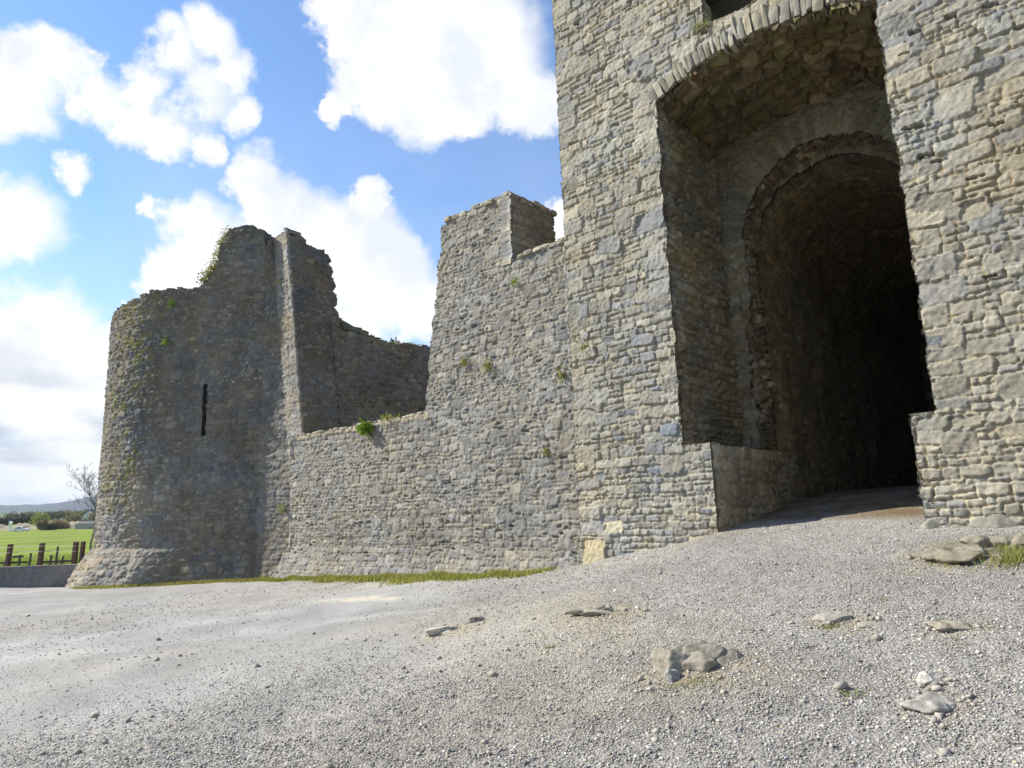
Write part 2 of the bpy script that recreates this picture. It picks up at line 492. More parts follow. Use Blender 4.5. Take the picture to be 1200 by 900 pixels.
M_ROCK = mat_attr('limestone_rock', bump=.8, scale=30, var=.3, detail_scale=120, dist=.012)
M_LEAF = mat_leaf('leaves')
M_CORE = mat_plain('wall_core', (.2, .19, .17), .95, scale=12, spec=.1, bump=.5)

# ------------------------------------------------------------------ castle layout (wall axes: t along the wall, s into it)
ANG = math.radians(48)
DV = np.array([-math.sin(ANG), math.cos(ANG), 0]); NV = np.array([math.cos(ANG), math.sin(ANG), 0]); UP = np.array([0, 0, 1.0])
DIST = 9.2


def W(t, s, z=0.):
    return DV * t + NV * (DIST + s) + UP * z


G_T = np.array([-30, -6, 1, 4.5, 5.5, 6.9, 8., 10.7, 14, 17, 22]); G_Z = np.array([1.2, 1.36, 1.33, 1.24, 1.03, .74, .60, .43, .27, .12, 0])


def ground_z(x, y):
    x = np.asarray(x, float); y = np.asarray(y, float)
    t = x * DV[0] + y * DV[1]; q = DIST - (x * NV[0] + y * NV[1])
    g0 = np.interp(t, G_T, G_Z)
    g = g0 * np.clip(1 - q / 8.8, 0, 1) ** 1.25
    ins = np.clip(-q, 0, 16)
    g = np.where(q < 0, g0 + np.interp(ins, [0, 3, 5, 16], [0, .435, .56, .60]) * np.clip((5.2 - t) / .5, 0, 1) * np.clip((t - .8) / .5, 0, 1), g)
    wob = .022 * np.sin(x * 1.3 + 1.1 * np.sin(y * .9)) * np.cos(y * 1.1 + .7 * np.sin(x * 1.7)) + .009 * np.sin(3.1 * x + 1.3 * y) * np.sin(2.7 * y - 1.9 * x)
    r = np.hypot(x, y)
    return g + wob * np.clip((r - 1) / 3, 0, 1) * np.clip((60 - r) / 30, 0, 1) - .0 * r


# ================================================================== GATEHOUSE
gate = thing('gatehouse', 'huge sunlit grey rubble gatehouse with deep dark arched entrance at the right', 'gatehouse', tuple(W(3.3, 0, 1.3)))
RES = .0145
T0, T1, Z0, Z1 = -.75, 6.92, .35, 12.2
AR_C, AR_Z, AR_R = 3.28, 8.1 - 3.96, 4.29


def arch_z(t):
    return AR_Z + np.sqrt(np.maximum(AR_R ** 2 - (t - AR_C) ** 2, .01))


ms = Masonry(T1 - T0, Z1 - Z0, RES, 21, relief=.024, edge=.009, mortar=(.25, .207, .135), warp=.028, ragged=.013, tone=.17, stain=.28, rough=.012)
# u runs from the tower's left edge (t = T1) to the right
ms.courses(ch=(.09, .235), asp=(.85, 2.4), gap=.014, split=.30, y0=2.1, big=.14)
ms.courses(ch=(.08, .165), asp=(1.0, 2.6), gap=.016, split=.15, y0=0, y1=2.2, big=.08)
r_ = ms.rng
# quoins at the corner and up the jambs
zq = .2
while zq < Z1 - Z0:
    hq = r_.uniform(.14, .3)
    for uu, sgn in ((0., 1), (T1 - 4.92, -1), (T1 - 1.64, 1)):
        if r_.random() < .6:
            wq = r_.uniform(.25, .5)
            ms.paint(uu + sgn * wq / 2, zq + hq / 2, wq, hq - .015, jag=.05, cut=.12)
    zq += hq
for k in range(85):     # odd big blocks
    w_ = r_.choice([r_.uniform(.18, .36), r_.uniform(.3, .55)])
    ms.paint(r_.uniform(0, ms.W), r_.uniform(2.3, ms.H), w_, w_ * r_.uniform(.5, .85), ang=r_.uniform(-.12, .12), jag=.22, cut=.22)
ms.pins(900, (.03, .07))
ms.paint(T1 - 6.62, .94 - Z0, .44, .46, col=(.33, .285, .18), base=.03, jag=.15)
ms.paint(T1 - 6.2, 1.35 - Z0, .34, .17, col=(.45, .40, .26), base=.01)
for k in range(26):     # blue-grey blocks in the lower courses
    w_ = r_.uniform(.14, .32); ms.paint(r_.uniform(0, ms.W), r_.uniform(.2, 3.4), w_, w_ * r_.uniform(.4, .65), col=(.165, .175, .19))
# stones fallen out: deep open joints
for k in range(46):
    vx, vy = (r_.uniform(5.4, 7.5), r_.uniform(3.0, 10)) if k % 2 else (r_.uniform(.1, 5.2), r_.uniform(7.6, 11.5))
    wv_, hv_ = r_.uniform(.04, .13), r_.uniform(.012, .032)
    a_ = ms.X - vx; b_ = ms.Y - vy
    ins_ = (np.abs(a_) < wv_ + ms.E * 2) & (np.abs(b_ + .12 * a_) < hv_ + ms.E * 1.2)
    ms.h[ins_] = -.085; ms.c[ins_] *= .8
# later repointing low down: paler mortar
zz_ = Z0 + np.arange(ms.ny)[:, None] * RES
lowp = np.clip((3.9 - zz_) / 1.2, 0, 1) * np.clip(.7 + fbm(ms.ny, ms.nx, .9 / RES, r_, 3), 0, 1) * ~ms.stone
ms.c = ms.c * (1 - .8 * lowp[..., None]) + np.array([.335, .30, .225]) * .8 * lowp[..., None]
ms.finish(lichen=.15, moss=np.clip((np.arange(ms.nx) * RES < 1.3) * .10 + .02, 0, 1)[None, :])
P, N = flat(ms, W(T1, 0, Z0), -DV, UP, -NV)
tc_ = T1 - (np.arange(ms.nx - 1) + .5) * RES; zc_ = Z0 + (np.arange(ms.ny - 1) + .5) * RES
TT, ZZ = np.meshgrid(tc_, zc_)
jit = np.interp(zc_, np.arange(0, 13, .19), np.random.default_rng(8).normal(0, .014, len(np.arange(0, 13, .19))))[:, None]
op = (TT < 4.92 + jit) & (TT > 1.64 + jit) & (ZZ > 2.53) & (ZZ < arch_z(TT) + .16)
op |= (TT < 4.48 + jit * .6) & (TT > 1.9 + jit * .6) & (ZZ < 2.62)
op &= ~((TT < 1.9 + jit * .6) & (ZZ < 2.62)) | False
op &= ~((TT > 4.48 + jit * .6) & (ZZ < 2.5))
wv = fbm(ms.ny - 1, ms.nx - 1, .3 / RES, np.random.default_rng(4), 3)
hole = ((TT - 3.42) / .62) ** 2 + (np.maximum(9.12 - ZZ, 0) / .16) ** 2 + 0.5 * wv < 1
hole &= (ZZ < 10.2)
left_edge = TT > T1 - .012 - .02 * np.abs(np.interp(zc_, np.arange(0, 13, .16), np.random.default_rng(9).normal(0, 1, len(np.arange(0, 13, .16))))[:, None])
sheet('front_wall', P, N, ms.h, ms.c, M_STONE, gate, mask=~(op | hole | left_edge), thick=.34)

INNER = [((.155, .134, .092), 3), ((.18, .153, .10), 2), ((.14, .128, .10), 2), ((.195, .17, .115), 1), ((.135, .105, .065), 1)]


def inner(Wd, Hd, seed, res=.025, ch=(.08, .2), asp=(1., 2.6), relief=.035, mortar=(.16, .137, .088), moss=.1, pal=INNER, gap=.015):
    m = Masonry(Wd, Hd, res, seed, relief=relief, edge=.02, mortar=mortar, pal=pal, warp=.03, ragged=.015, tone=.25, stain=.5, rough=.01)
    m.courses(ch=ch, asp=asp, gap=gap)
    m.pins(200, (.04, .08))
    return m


# left reveal of the recess, and the right one
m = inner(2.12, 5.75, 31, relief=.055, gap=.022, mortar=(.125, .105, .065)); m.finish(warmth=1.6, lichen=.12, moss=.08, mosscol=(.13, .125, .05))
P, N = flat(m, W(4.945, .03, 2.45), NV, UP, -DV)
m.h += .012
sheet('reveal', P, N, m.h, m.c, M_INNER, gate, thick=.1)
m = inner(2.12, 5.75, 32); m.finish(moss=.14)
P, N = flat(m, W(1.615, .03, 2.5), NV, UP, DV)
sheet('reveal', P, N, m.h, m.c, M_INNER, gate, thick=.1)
# plinths under both reveals, with their ledges
m = inner(3.2, 1.75, 33, ch=(.1, .26), mortar=(.26, .21, .13), pal=[((.27, .23, .165), 3), ((.23, .205, .155), 2), ((.30, .26, .18), 1)]); m.finish()
P, N = flat(m, W(4.50, .03, .75), NV, UP, -DV)
m.h += .012
sheet('plinth', P, N, m.h, m.c, M_INNER, gate, thick=.3)
m = inner(3.2, 1.75, 34); m.finish()
P, N = flat(m, W(1.885, .0, .87), NV, UP, DV)
sheet('plinth', P, N, m.h, m.c, M_INNER, gate, thick=.28)
for (ta, tb, zz, sd_) in ((4.50, 4.99, 2.49, 35), (1.58, 1.885, 2.60, 36)):
    m = inner(tb - ta, 3.2, sd_, relief=.02); m.finish(moss=.2)
    P, N = flat(m, W(ta, .01, zz), DV, NV, UP)
    sheet('ledge', P, N, m.h, m.c, M_INNER, gate, thick=.06)
# rough vaulted soffit of the recess
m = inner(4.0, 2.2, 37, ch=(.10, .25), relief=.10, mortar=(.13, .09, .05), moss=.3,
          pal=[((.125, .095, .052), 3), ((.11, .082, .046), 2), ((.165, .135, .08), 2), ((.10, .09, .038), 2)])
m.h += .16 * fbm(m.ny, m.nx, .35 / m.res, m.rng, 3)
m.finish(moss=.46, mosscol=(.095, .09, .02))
uu = np.arange(m.nx) * m.res; vv = np.arange(m.ny) * m.res
tt = 1.35 + uu
zz = arch_z(np.clip(tt, 1.62, 4.94)) + .05
P = W(0, 0) + tt[None, :, None] * DV + vv[:, None, None] * NV + (zz[None, :, None] - .055 * vv[:, None, None]) * UP
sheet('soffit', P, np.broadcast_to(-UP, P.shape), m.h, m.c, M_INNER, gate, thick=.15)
# wall at the back of the recess with the ringed inner arch
IC, IZ, IR = 3.15, 6.2, 1.38
m = inner(3.7, 7.6, 38, moss=.1)
for k in range(2):
    na = 44
    for i in range(na):
        a = math.pi * (i + .5) / na
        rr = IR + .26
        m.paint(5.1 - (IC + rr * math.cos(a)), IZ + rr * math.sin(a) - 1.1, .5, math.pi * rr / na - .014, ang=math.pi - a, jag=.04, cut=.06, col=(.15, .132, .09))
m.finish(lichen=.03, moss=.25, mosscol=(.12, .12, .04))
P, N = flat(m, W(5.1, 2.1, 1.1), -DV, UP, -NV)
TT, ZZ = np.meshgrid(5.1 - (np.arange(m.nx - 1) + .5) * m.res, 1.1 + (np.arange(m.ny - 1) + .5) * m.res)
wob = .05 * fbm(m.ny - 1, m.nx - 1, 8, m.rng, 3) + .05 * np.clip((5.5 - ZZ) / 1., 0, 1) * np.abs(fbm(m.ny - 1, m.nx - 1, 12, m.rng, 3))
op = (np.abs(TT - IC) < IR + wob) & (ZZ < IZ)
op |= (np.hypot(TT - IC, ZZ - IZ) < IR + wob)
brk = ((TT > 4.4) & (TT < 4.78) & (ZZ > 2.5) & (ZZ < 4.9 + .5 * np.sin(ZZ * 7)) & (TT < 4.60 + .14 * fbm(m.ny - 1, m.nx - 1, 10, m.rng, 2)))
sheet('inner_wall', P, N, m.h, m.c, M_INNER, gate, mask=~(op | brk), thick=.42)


def vault(name, c, z, R, s0, s1, seed, zf=.9, relief=.05, res=.03, pal=INNER, mortar=(.16, .135, .085)):
    L = 2 * (z - zf) + math.pi * R
    mm = inner(s1 - s0, L, seed, res=res, relief=relief, pal=pal, mortar=mortar)
    mm.h += .05 * fbm(mm.ny, mm.nx, .5 / res, mm.rng, 3)
    mm.finish(moss=.12, mosscol=(.12, .10, .04))
    # courses run along the vault: turn the map so u follows the arch and v its length
    mm.h = np.ascontiguousarray(mm.h.T); mm.c = np.ascontiguousarray(mm.c.transpose(1, 0, 2)); mm.nx, mm.ny = mm.ny, mm.nx
    u = np.arange(mm.nx) * res
    a = np.clip((u - (z - zf)) / R, 0, math.pi)
    t = c + R * np.cos(a); zq = np.where(u < z - zf, zf + u, np.where(u > z - zf + math.pi * R, z - (u - (z - zf) - math.pi * R), z + R * np.sin(a)))
    nt_ = -np.cos(a); nz = -np.sin(a)
    v = s0 + np.arange(mm.ny) * res
    P = W(0, 0) + t[None, :, None] * DV + zq[None, :, None] * UP + v[:, None, None] * NV
    N = np.broadcast_to((nt_[:, None] * DV + nz[:, None] * UP)[None], P.shape)
    return sheet(name, P, N, mm.h, mm.c, M_INNER, gate, thick=.2)


vault('arch_order', 3.15, 6.2, 1.41, 2.11, 2.52, 41, relief=.09, res=.025, pal=[((.17, .125, .075), 2), ((.13, .10, .065), 2), ((.25, .215, .15), 1)])
# second order set further in
m = inner(3.4, 7.4, 42); m.finish(moss=.1)
for i in range(36):
    a = math.pi * (i + .5) / 36; rr = 1.34 + .12
    m.paint(4.85 - (3.15 + rr * math.cos(a)), 6.02 + rr * math.sin(a) - 1.1, .3, math.pi * rr / 36 - .014, ang=math.pi - a, jag=.06, cut=.1, col=(.145, .12, .08) if i % 3 else (.10, .078, .05))
m.h += .06 * fbm(m.ny, m.nx, .3 / m.res, m.rng, 3)
P, N = flat(m, W(4.85, 2.5, 1.1), -DV, UP, -NV)
TT, ZZ = np.meshgrid(4.85 - (np.arange(m.nx - 1) + .5) * m.res, 1.1 + (np.arange(m.ny - 1) + .5) * m.res)
op = ((np.abs(TT - 3.15) < 1.34) & (ZZ < 6.02)) | (np.hypot(TT - 3.15, ZZ - 6.02) < 1.34 + .035 * fbm(m.ny - 1, m.nx - 1, 7, m.rng, 3))
sheet('inner_wall', P, N, m.h, m.c, M_INNER, gate, mask=~op, thick=.3)
vault('passage_vault', 3.15, 6.0, 1.37, 2.5, 15.0, 43, relief=.022, res=.03, pal=[((.185, .145, .085), 2), ((.155, .13, .08), 2), ((.22, .175, .105), 1)], mortar=(.17, .135, .08))
m = inner(3.6, 7.4, 44, res=.05); m.finish()
P, N = flat(m, W(5.0, 14.9, 1.2), -DV, UP, -NV)
sheet('inner_wall', P, N, m.h, m.c, M_INNER, gate, thick=.1)  # passage end closed off by an added wall to keep it dark


def box(bounds):
    """corner points and faces of a box in wall axes (t0,t1,s0,s1,z0,z1)"""
    t0, t1, s0, s1, z0, z1 = bounds
    v = [W(t, s, z) for z in (z0, z1) for (t, s) in ((t0, s0), (t1, s0), (t1, s1), (t0, s1))]
    f = [(0, 1, 2, 3), (7, 6, 5, 4), (0, 4, 5, 1), (1, 5, 6, 2), (2, 6, 7, 3), (3, 7, 4, 0)]
    return v, f


def boxes(name, lst, mat, parent):
    V = []; Fc = []
    for b in lst:
        v, f = box(b); o = len(V); V += v; Fc += [tuple(i + o for i in q) for q in f]
    return make(name, V, Fc, mat, parent)


# solid masonry behind the faces: outer left/right/back walls, the roof mass and the chamber over the arch
boxes('wall_core', [(5.35, 6.86, .30, 15, -.2, 12.0), (-3.6, .9, .30, 15, -.2, 12.0), (.9, 5.35, 15.02, 15.6, -.2, 12.0), (.9, 5.35, .30, 15.02, 10.4, 12.0),
                    (.9, 5.35, 1.35, 15.02, 8.75, 10.4)], M_CORE, gate)
m = inner(7.0, 11.5, 45, res=.06, relief=.04); m.finish()
P, N = flat(m, W(6.89, 7.2, .3), -NV, UP, DV)
sheet('end_wall', P, N, m.h, m.c, M_STONE, gate, thick=.05)
m = Masonry(2.9, 12, .05, 46, relief=.03); m.courses(ch=(.12, .28)); m.finish()
P, N = flat(m, W(-.70, 0, .3), -DV, UP, -NV)
sheet('front_wall', P, N, m.h, m.c, M_STONE, gate, thick=.3)


def blocks(name, specs, mat, parent, seed, cols):
    """many irregular dressed stones joined in one mesh: spec = (centre, axes 3x3, sizes 3)"""
    rr = np.random.default_rng(seed); V = []; Q = []; C = []
    n = 5
    g = np.linspace(-1, 1, n)
    base = []
    for ax in range(3):
        for sg in (-1, 1):
            A, B = np.meshgrid(g, g); pts = np.zeros((n, n, 3)); pts[..., ax] = sg; pts[..., (ax + 1) % 3] = A * sg; pts[..., (ax + 2) % 3] = B
            base.append(pts.reshape(-1, 3))
    base = np.concatenate(base)
    quad = []
    for k in range(6):
        for j in range(n - 1):
            for i in range(n - 1):
                a = k * n * n + j * n + i; quad.append((a, a + 1, a + n + 1, a + n))
    quad = np.array(quad)
    for (c, ax, sz) in specs:
        p = base.copy()
        lim = np.max(np.abs(p), 1, keepdims=True)
        nr = np.linalg.norm(p, axis=1, keepdims=True)
        p = p * (1 - .13 * np.clip(nr - 1.0, 0, 1))                     # worn edges and corners
        sk = rr.normal(0, .05, (3, 3)); np.fill_diagonal(sk, 0); p = p + p @ sk
        key = np.round(base * 7).astype(int) @ np.array([1, 31, 977]); _, inv = np.unique(key, return_inverse=True)
        p = p + (rr.normal(0, .035, (inv.max() + 1, 3)))[inv]
        V.append(np.asarray(c) + (p * np.asarray(sz) / 2) @ np.asarray(ax)); Q.append(quad + len(base) * (len(V) - 1))
        cc = np.array(cols[rr.integers(len(cols))]) * rr.uniform(.75, 1.2)
        C.append(cc * (1 + .12 * rr.normal(0, 1, (len(base), 1))).clip(.6, 1.4))
    return make(name, np.concatenate(V), np.concatenate(Q), mat, parent, np.concatenate(C), smooth=False)


# ring of thin voussoirs over the entrance
rr = np.random.default_rng(77); sp = []
a0 = math.asin((4.96 - AR_C) / AR_R); a1 = math.asin((1.5 - AR_C) / AR_R)
a = a0
while a > a1:
    th = rr.choice([rr.uniform(.06, .09), rr.uniform(.09, .13), rr.uniform(.12, .17)])
    a -= th / AR_R
    ln = rr.uniform(.24, .36) if a > .05 else rr.uniform(.24, .44)
    lo = rr.uniform(-.03, .05)
    rad = AR_R + lo + ln / 2 + .0
    c = W(AR_C, .15 + rr.uniform(-.012, .015), AR_Z) + rad * (math.sin(a + th / 2 / AR_R) * DV + math.cos(a + th / 2 / AR_R) * UP)
    sl = a + rr.normal(0, .025) + (.10 if a < .05 else .02)
    er = math.sin(sl) * DV + math.cos(sl) * UP; et = math.cos(sl) * DV - math.sin(sl) * UP
    sp.append((c, np.array([et, er, NV]), (th * .97, ln, .42)))
blocks('arch_ring', sp, M_STONE, gate, 78, [(.27, .25, .195), (.25, .235, .19), (.30, .272, .20), (.225, .212, .18)])
# broken stones on the sill of the opening above the arch
sp = []
for k in range(16):
    t = 2.85 + 1.3 * k / 15; w_ = rr.uniform(.12, .24)
    sp.append((W(t, .22 + rr.uniform(0, .12), 8.86 + rr.uniform(-.05, .05) + .05 * (t > 3.9)), np.array([DV, UP, NV]), (w_, rr.uniform(.1, .2), .3)))
blocks('sill_rubble', sp, M_STONE, gate, 79, [(.28, .26, .21), (.25, .245, .23)])
# tumbled footing stones under the right-hand pier

# ================================================================== CURTAIN WALL
P0 = lambda z: 16.45 + .18 * np.maximum(z - 2.5, 0)
PSt = lambda z: P0(z) - .78
CGREY = [((.188, .180, .164), 3), ((.206, .195, .173), 3), ((.172, .168, .16), 2), ((.25, .233, .192), 1.), ((.20, .18, .15), .5)]
curt = thing('curtain_wall', 'long grey curtain wall of weathered rubble joining gatehouse to round tower', 'castle wall', tuple(W(11, .25, .4)), 'castle curtain walls')
CR = .020
ct0, ct1, cz0, cz1 = 6.8, 17.6, -.25, 8.1
m = Masonry(ct1 - ct0, cz1 - cz0, CR, 51, relief=.020, edge=.011, mortar=(.215, .19, .142), pal=CGREY, warp=.045, ragged=.018, tone=.24, stain=.22, rough=.010)
m.courses(ch=(.06, .15), asp=(.8, 2.4), gap=.013, split=.2, big=.15)
for k in range(160):
    w_ = m.rng.uniform(.15, .34); m.paint(m.rng.uniform(0, m.W), m.rng.uniform(.8, m.H), w_, w_ * m.rng.uniform(.45, .9), ang=m.rng.uniform(-.12, .12))
m.pins(1500, (.03, .07))
for k in range(60):      # capping stones along the low wall
    m.paint(ct1 - (11.0 + k * .1), 3.78 - cz0 - .06, .2, .13, col=(.30, .26, .19), base=.012)
m.h += .012 * fbm(m.ny, m.nx, .9 / CR, m.rng, 2)
for k in range(420):     # joints where the mortar has washed out
    vx, vy = m.rng.uniform(0, m.W), m.rng.uniform(.9, m.H); wv_, hv_ = m.rng.uniform(.025, .08), m.rng.uniform(.008, .02)
    i0_, i1_ = int(max(0, vx - .25) / CR), int((vx + .25) / CR); j0_, j1_ = int(max(0, vy - .2) / CR), int((vy + .2) / CR)
    a_ = m.X[j0_:j1_, i0_:i1_] - vx; b_ = m.Y[j0_:j1_, i0_:i1_] - vy
    ins_ = (np.abs(a_) < wv_ + m.E[j0_:j1_, i0_:i1_]) & (np.abs(b_ + .1 * a_) < hv_ + .6 * m.E[j0_:j1_, i0_:i1_])
    m.h[j0_:j1_, i0_:i1_][ins_] = -.05
m.finish(warmth=.6, lichen=.17, moss=.04)
z = cz0 + np.arange(m.ny) * CR
t = ct1 - np.arange(m.nx) * CR
spl = .30 * np.clip((1.0 - z) / .85, 0, 1.5) ** 1.3
P = W(0, 0) + t[None, :, None] * DV + (DIST * 0 + .25 - spl)[:, None, None] * NV + z[:, None, None] * UP
N = np.broadcast_to(-NV, P.shape)
TT, ZZ = np.meshgrid(t[:-1] - CR / 2, z[:-1] + CR / 2)
rg = np.random.default_rng(52)
kx = np.arange(6, 18.5, .22); jag = np.interp(t[:-1], kx, rg.normal(0, .03, len(kx)))
jagq = np.repeat(rg.normal(0, .035, 60), 12)[:m.nx - 1]
top = np.where(t[:-1] < 8.40, 6.47 + .4 * jagq, np.where(t[:-1] < 10.36, 7.85 + jagq, np.where(t[:-1] < 11.06, 7.85 - (t[:-1] - 10.36) * 5.857, 3.76 + .012 * jagq + .0 * t[:-1])))
zj = np.arange(-1, 9, .15); edge_j = np.interp(z[:-1] + CR / 2, zj, rg.normal(0, .035, len(zj)))[:, None]
keep = ZZ < top[None, :]
slant = (ZZ > 3.75) & (TT < 11.06 - (ZZ - 3.75) * .1707 + edge_j) & (TT > 8.4) & (ZZ < 7.85 + jagq[None, :])
keep = np.where((TT > 10.2) & (ZZ > 3.8), slant, keep)
keep &= (TT < PSt(ZZ) + .25) | (ZZ < 3.2)
keep &= TT < P0(ZZ) + .45 * np.clip((1.0 - ZZ) / 1.0, 0, 1.3) ** 1.2
sheet('wall_face', P, N, m.h, m.c, M_STONE, curt, mask=keep, thick=1.0)
# shaded end of the merlon and the crest behind the parapet
m = inner(1.45, 1.55, 53, res=.022, ch=(.08, .18), relief=.04, pal=CGREY, mortar=(.27, .23, .16)); m.finish(moss=.1)
P, N = flat(m, W(8.40, .22, 6.38), NV, UP, -DV)
TT, ZZ = np.meshgrid((np.arange(m.nx - 1) + .5) * m.res, 6.38 + (np.arange(m.ny - 1) + .5) * m.res)
jm = np.repeat(rg.normal(0, .03, 40), 6)[:m.nx - 1]
keep = (ZZ < 7.86 - .02 * TT + jm[None, :]) & (TT < 1.40 + np.interp(ZZ, np.arange(6, 8.5, .14), rg.normal(0, .03, len(np.arange(6, 8.5, .14)))))
sheet('merlon_end', P, N, m.h, m.c, M_STONE, curt, mask=keep, thick=.25)
boxes('wall_core', [(8.46, 10.3, .5, 1.58, 3.0, 7.72), (6.9, 8.6, .5, 1.3, 3.0, 6.35), (6.9, 11.0, .5, 1.58, -.3, 3.62), (10.9, 16.3, .5, 1.3, -.3, 3.6)], M_CORE, curt)
sp = []
for k in range(9):      # loose coping stones on the merlon and along the crest
    sp.append((W(8.5 + k * .21, .45, 7.85 + rg.uniform(-.02, .03)), np.array([DV, UP, NV]), (rg.uniform(.16, .26), .10, rg.uniform(.35, .6))))
for k in range(6):
    sp.append((W(8.47 + rg.uniform(0, .06), .65 + k * .19, 7.84 + rg.uniform(-.03, .03)), np.array([DV, UP, NV]), (.3, .12, rg.uniform(.14, .22))))
for k in range(7):
    sp.append((W(6.95 + k * .2, .42, 6.47 + rg.uniform(-.02, .02)), np.array([DV, UP, NV]), (rg.uniform(.16, .24), .09, rg.uniform(.35, .5))))
for k in range(24):
    sp.append((W(11.2 + k * .2, .45, 3.76 + rg.uniform(-.02, .02)), np.array([DV, UP, NV]), (rg.uniform(.14, .24), .08, rg.uniform(.35, .5))))
blocks('coping', sp, M_STONE, curt, 54, [(.28, .25, .19), (.25, .235, .20), (.31, .28, .21)])

# ================================================================== ROUND TOWER AND SIDE WALL
TC = np.array([-9.752, 22.127]); TR = 3.1
tower = thing('round_tower', 'round ruined corner tower of dark mossy rubble with narrow arrow slit', 'tower', (TC[0], TC[1], 0.))
TGREY = [((.132, .121, .107), 3), ((.152, .139, .117), 3), ((.122, .116, .112), 2), ((.182, .164, .13), 1), ((.148, .121, .103), .8)]


def tower_plan(z):
    """plan vertices at height z, going from the back of the tower round its left to the stub"""
    v = []
    for a in np.linspace(330, 187, 30):
        v.append(TC + TR * np.array([math.sin(math.radians(a)), math.cos(math.radians(a))]))
    p1 = np.array([-6.98, 18.62]); v.append(p1)
    p0 = W(P0(z), .25)[:2]; ps = W(PSt(z), .25)[:2]
    v.append(p0); v.append(ps); v.append(W(PSt(z), 1.75)[:2])
    return np.array(v)


TRES = .03
tz0, tz1 = -.3, 10.4
base = tower_plan(4.0); seg = np.hypot(*np.diff(base, axis=0).T); cum = np.concatenate([[0], np.cumsum(seg)])
m = Masonry(cum[-1], tz1 - tz0, TRES, 61, relief=.030, edge=.016, mortar=(.13, .118, .09), pal=TGREY, warp=.06, ragged=.024, tone=.24, stain=.35, rough=.014)
m.courses(ch=(.08, .2), asp=(.8, 2.0), gap=.022, split=.25, big=.12)
m.pins(1500, (.03, .07))
um = np.arange(m.nx) * TRES; zm = tz0 + np.arange(m.ny) * TRES
uT = cum[29]; uP1 = cum[30]; uP0 = cum[31]; uPs = cum[32]
U2, Z2 = np.meshgrid(um, zm)
mossy = .15 + .58 * np.exp(-((U2 - (uT - 1.2)) / 1.2) ** 2) * np.clip((Z2 - .8) / 2, 0, 1) + .14 * np.exp(-((U2 - uP1) / .5) ** 2) + .10 * np.clip((Z2 - 6) / 3, 0, 1)
mossy *= np.where((U2 > uP1) & (U2 < uPs), .55, 1) * np.clip((Z2 + .2) / 2.5, .25, 1)
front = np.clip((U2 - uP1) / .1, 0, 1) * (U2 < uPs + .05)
m.c *= (1 + (.12 + .45 * np.clip((U2 - uP0) / .06, 0, 1)) * front * np.clip((Z2 - .2) / .6, 0, 1))[..., None]  # strip painted near curtain tone, chamfer darker, adding to the sun's contrast
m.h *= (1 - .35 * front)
m.h += .02 * fbm(m.ny, m.nx, .5 / TRES, m.rng, 4)
# paler band painted under the mossy upper wall on the left
pale = np.exp(-((U2 - (uT - 1.0)) / 1.6) ** 2) * np.clip(1 - (Z2 - 2.6) / 1.8, 0, 1)
m.c *= (1 + .55 * pale)[..., None]
m.finish(warmth=1.7, lichen=.17, moss=mossy, mosscol=(.165, .15, .045))
P = np.zeros((m.ny, m.nx, 3)); N = np.zeros_like(P)
sm = np.ones(3) / 3
wspl = np.interp(um, [0, uT + .1, uT + 1.1, uP1, uP0, uPs, cum[-1]], [.60, .62, .12, .04, .12, .28, .1])
for j, zz in enumerate(zm):
    pv = tower_plan(zz)
    x = np.interp(um, cum, pv[:, 0]); y = np.interp(um, cum, pv[:, 1])
    xs = np.convolve(np.pad(x, 1, mode='edge'), sm, 'valid'); ys = np.convolve(np.pad(y, 1, mode='edge'), sm, 'valid')
    tx, ty = np.gradient(xs), np.gradient(ys); ln = np.hypot(tx, ty) + 1e-9
    nx_, ny_ = ty / ln, -tx / ln      # outward normal
    if j == 0:
        ctr = (xs[m.nx // 3] - TC[0]) * nx_[m.nx // 3] + (ys[m.nx // 3] - TC[1]) * ny_[m.nx // 3]
        sgn = 1 if ctr > 0 else -1
    nx_, ny_ = nx_ * sgn, ny_ * sgn
    off = wspl * np.clip((1.0 - zz) / 1.0, 0, 1.4) ** .72 * (1 + .10 * np.sin(um * 2.3 + 2 * zz) + .06 * np.sin(um * 5.1)) + .03 * np.clip((6 - zz) / 6, 0, 1) * (um < uP1) - .06 * np.clip((3.75 - zz) / .2, 0, 1) * (um > uP0 + .15)
    P[j, :, 0] = xs + nx_ * off; P[j, :, 1] = ys + ny_ * off; P[j, :, 2] = zz
    N[j, :, 0] = nx_; N[j, :, 1] = ny_
uc = um[:-1] + TRES / 2; zc = zm[:-1] + TRES / 2


def at_flat(x):            # u of the flat face under world x
    return uT + (x - (-10.13)) / (-6.98 + 10.13) * (uP1 - uT)


topu = np.interp(uc, [0, uT - 3.0, uT - 1.4, uT - .6, uT, at_flat(-8.95), at_flat(-8.8), at_flat(-8.6), at_flat(-8.42), at_flat(-8.36), at_flat(-8.22), at_flat(-8.12), uP1 - .3, uP1 - .1, uP1 + .06, uP1 + .2, uP0, uPs, uPs + .3, uPs + 1.40, uPs + 1.45, cum[-1]],
                 [7.7, 7.9, 8.12, 8.28, 8.36, 8.36, 8.5, 8.75, 9.0, 9.6, 9.75, 10.08, 10.0, 9.88, 9.3, 9.62, 9.85, 9.74, 9.66, 9.40, 8.8, 7.3])
rg = np.random.default_rng(62)
bl_ = np.repeat(np.arange(400), rg.integers(3, 9, 400))[:len(uc)]
topu = np.where(topu > 8.4, np.round(topu / .14) * .14, topu) + rg.normal(0, .032, 400)[bl_]
UU, ZZ = np.meshgrid(uc, zc)
keep = ZZ < topu[None, :]
zj = np.arange(-1, 11, .17); ej = np.interp(zc, zj, rg.normal(0, .055, len(zj)))[:, None]
keep &= ~((UU > cum[-1] - .10 + (8.9 - ZZ) * .06 + ej) & (ZZ > 7.2))
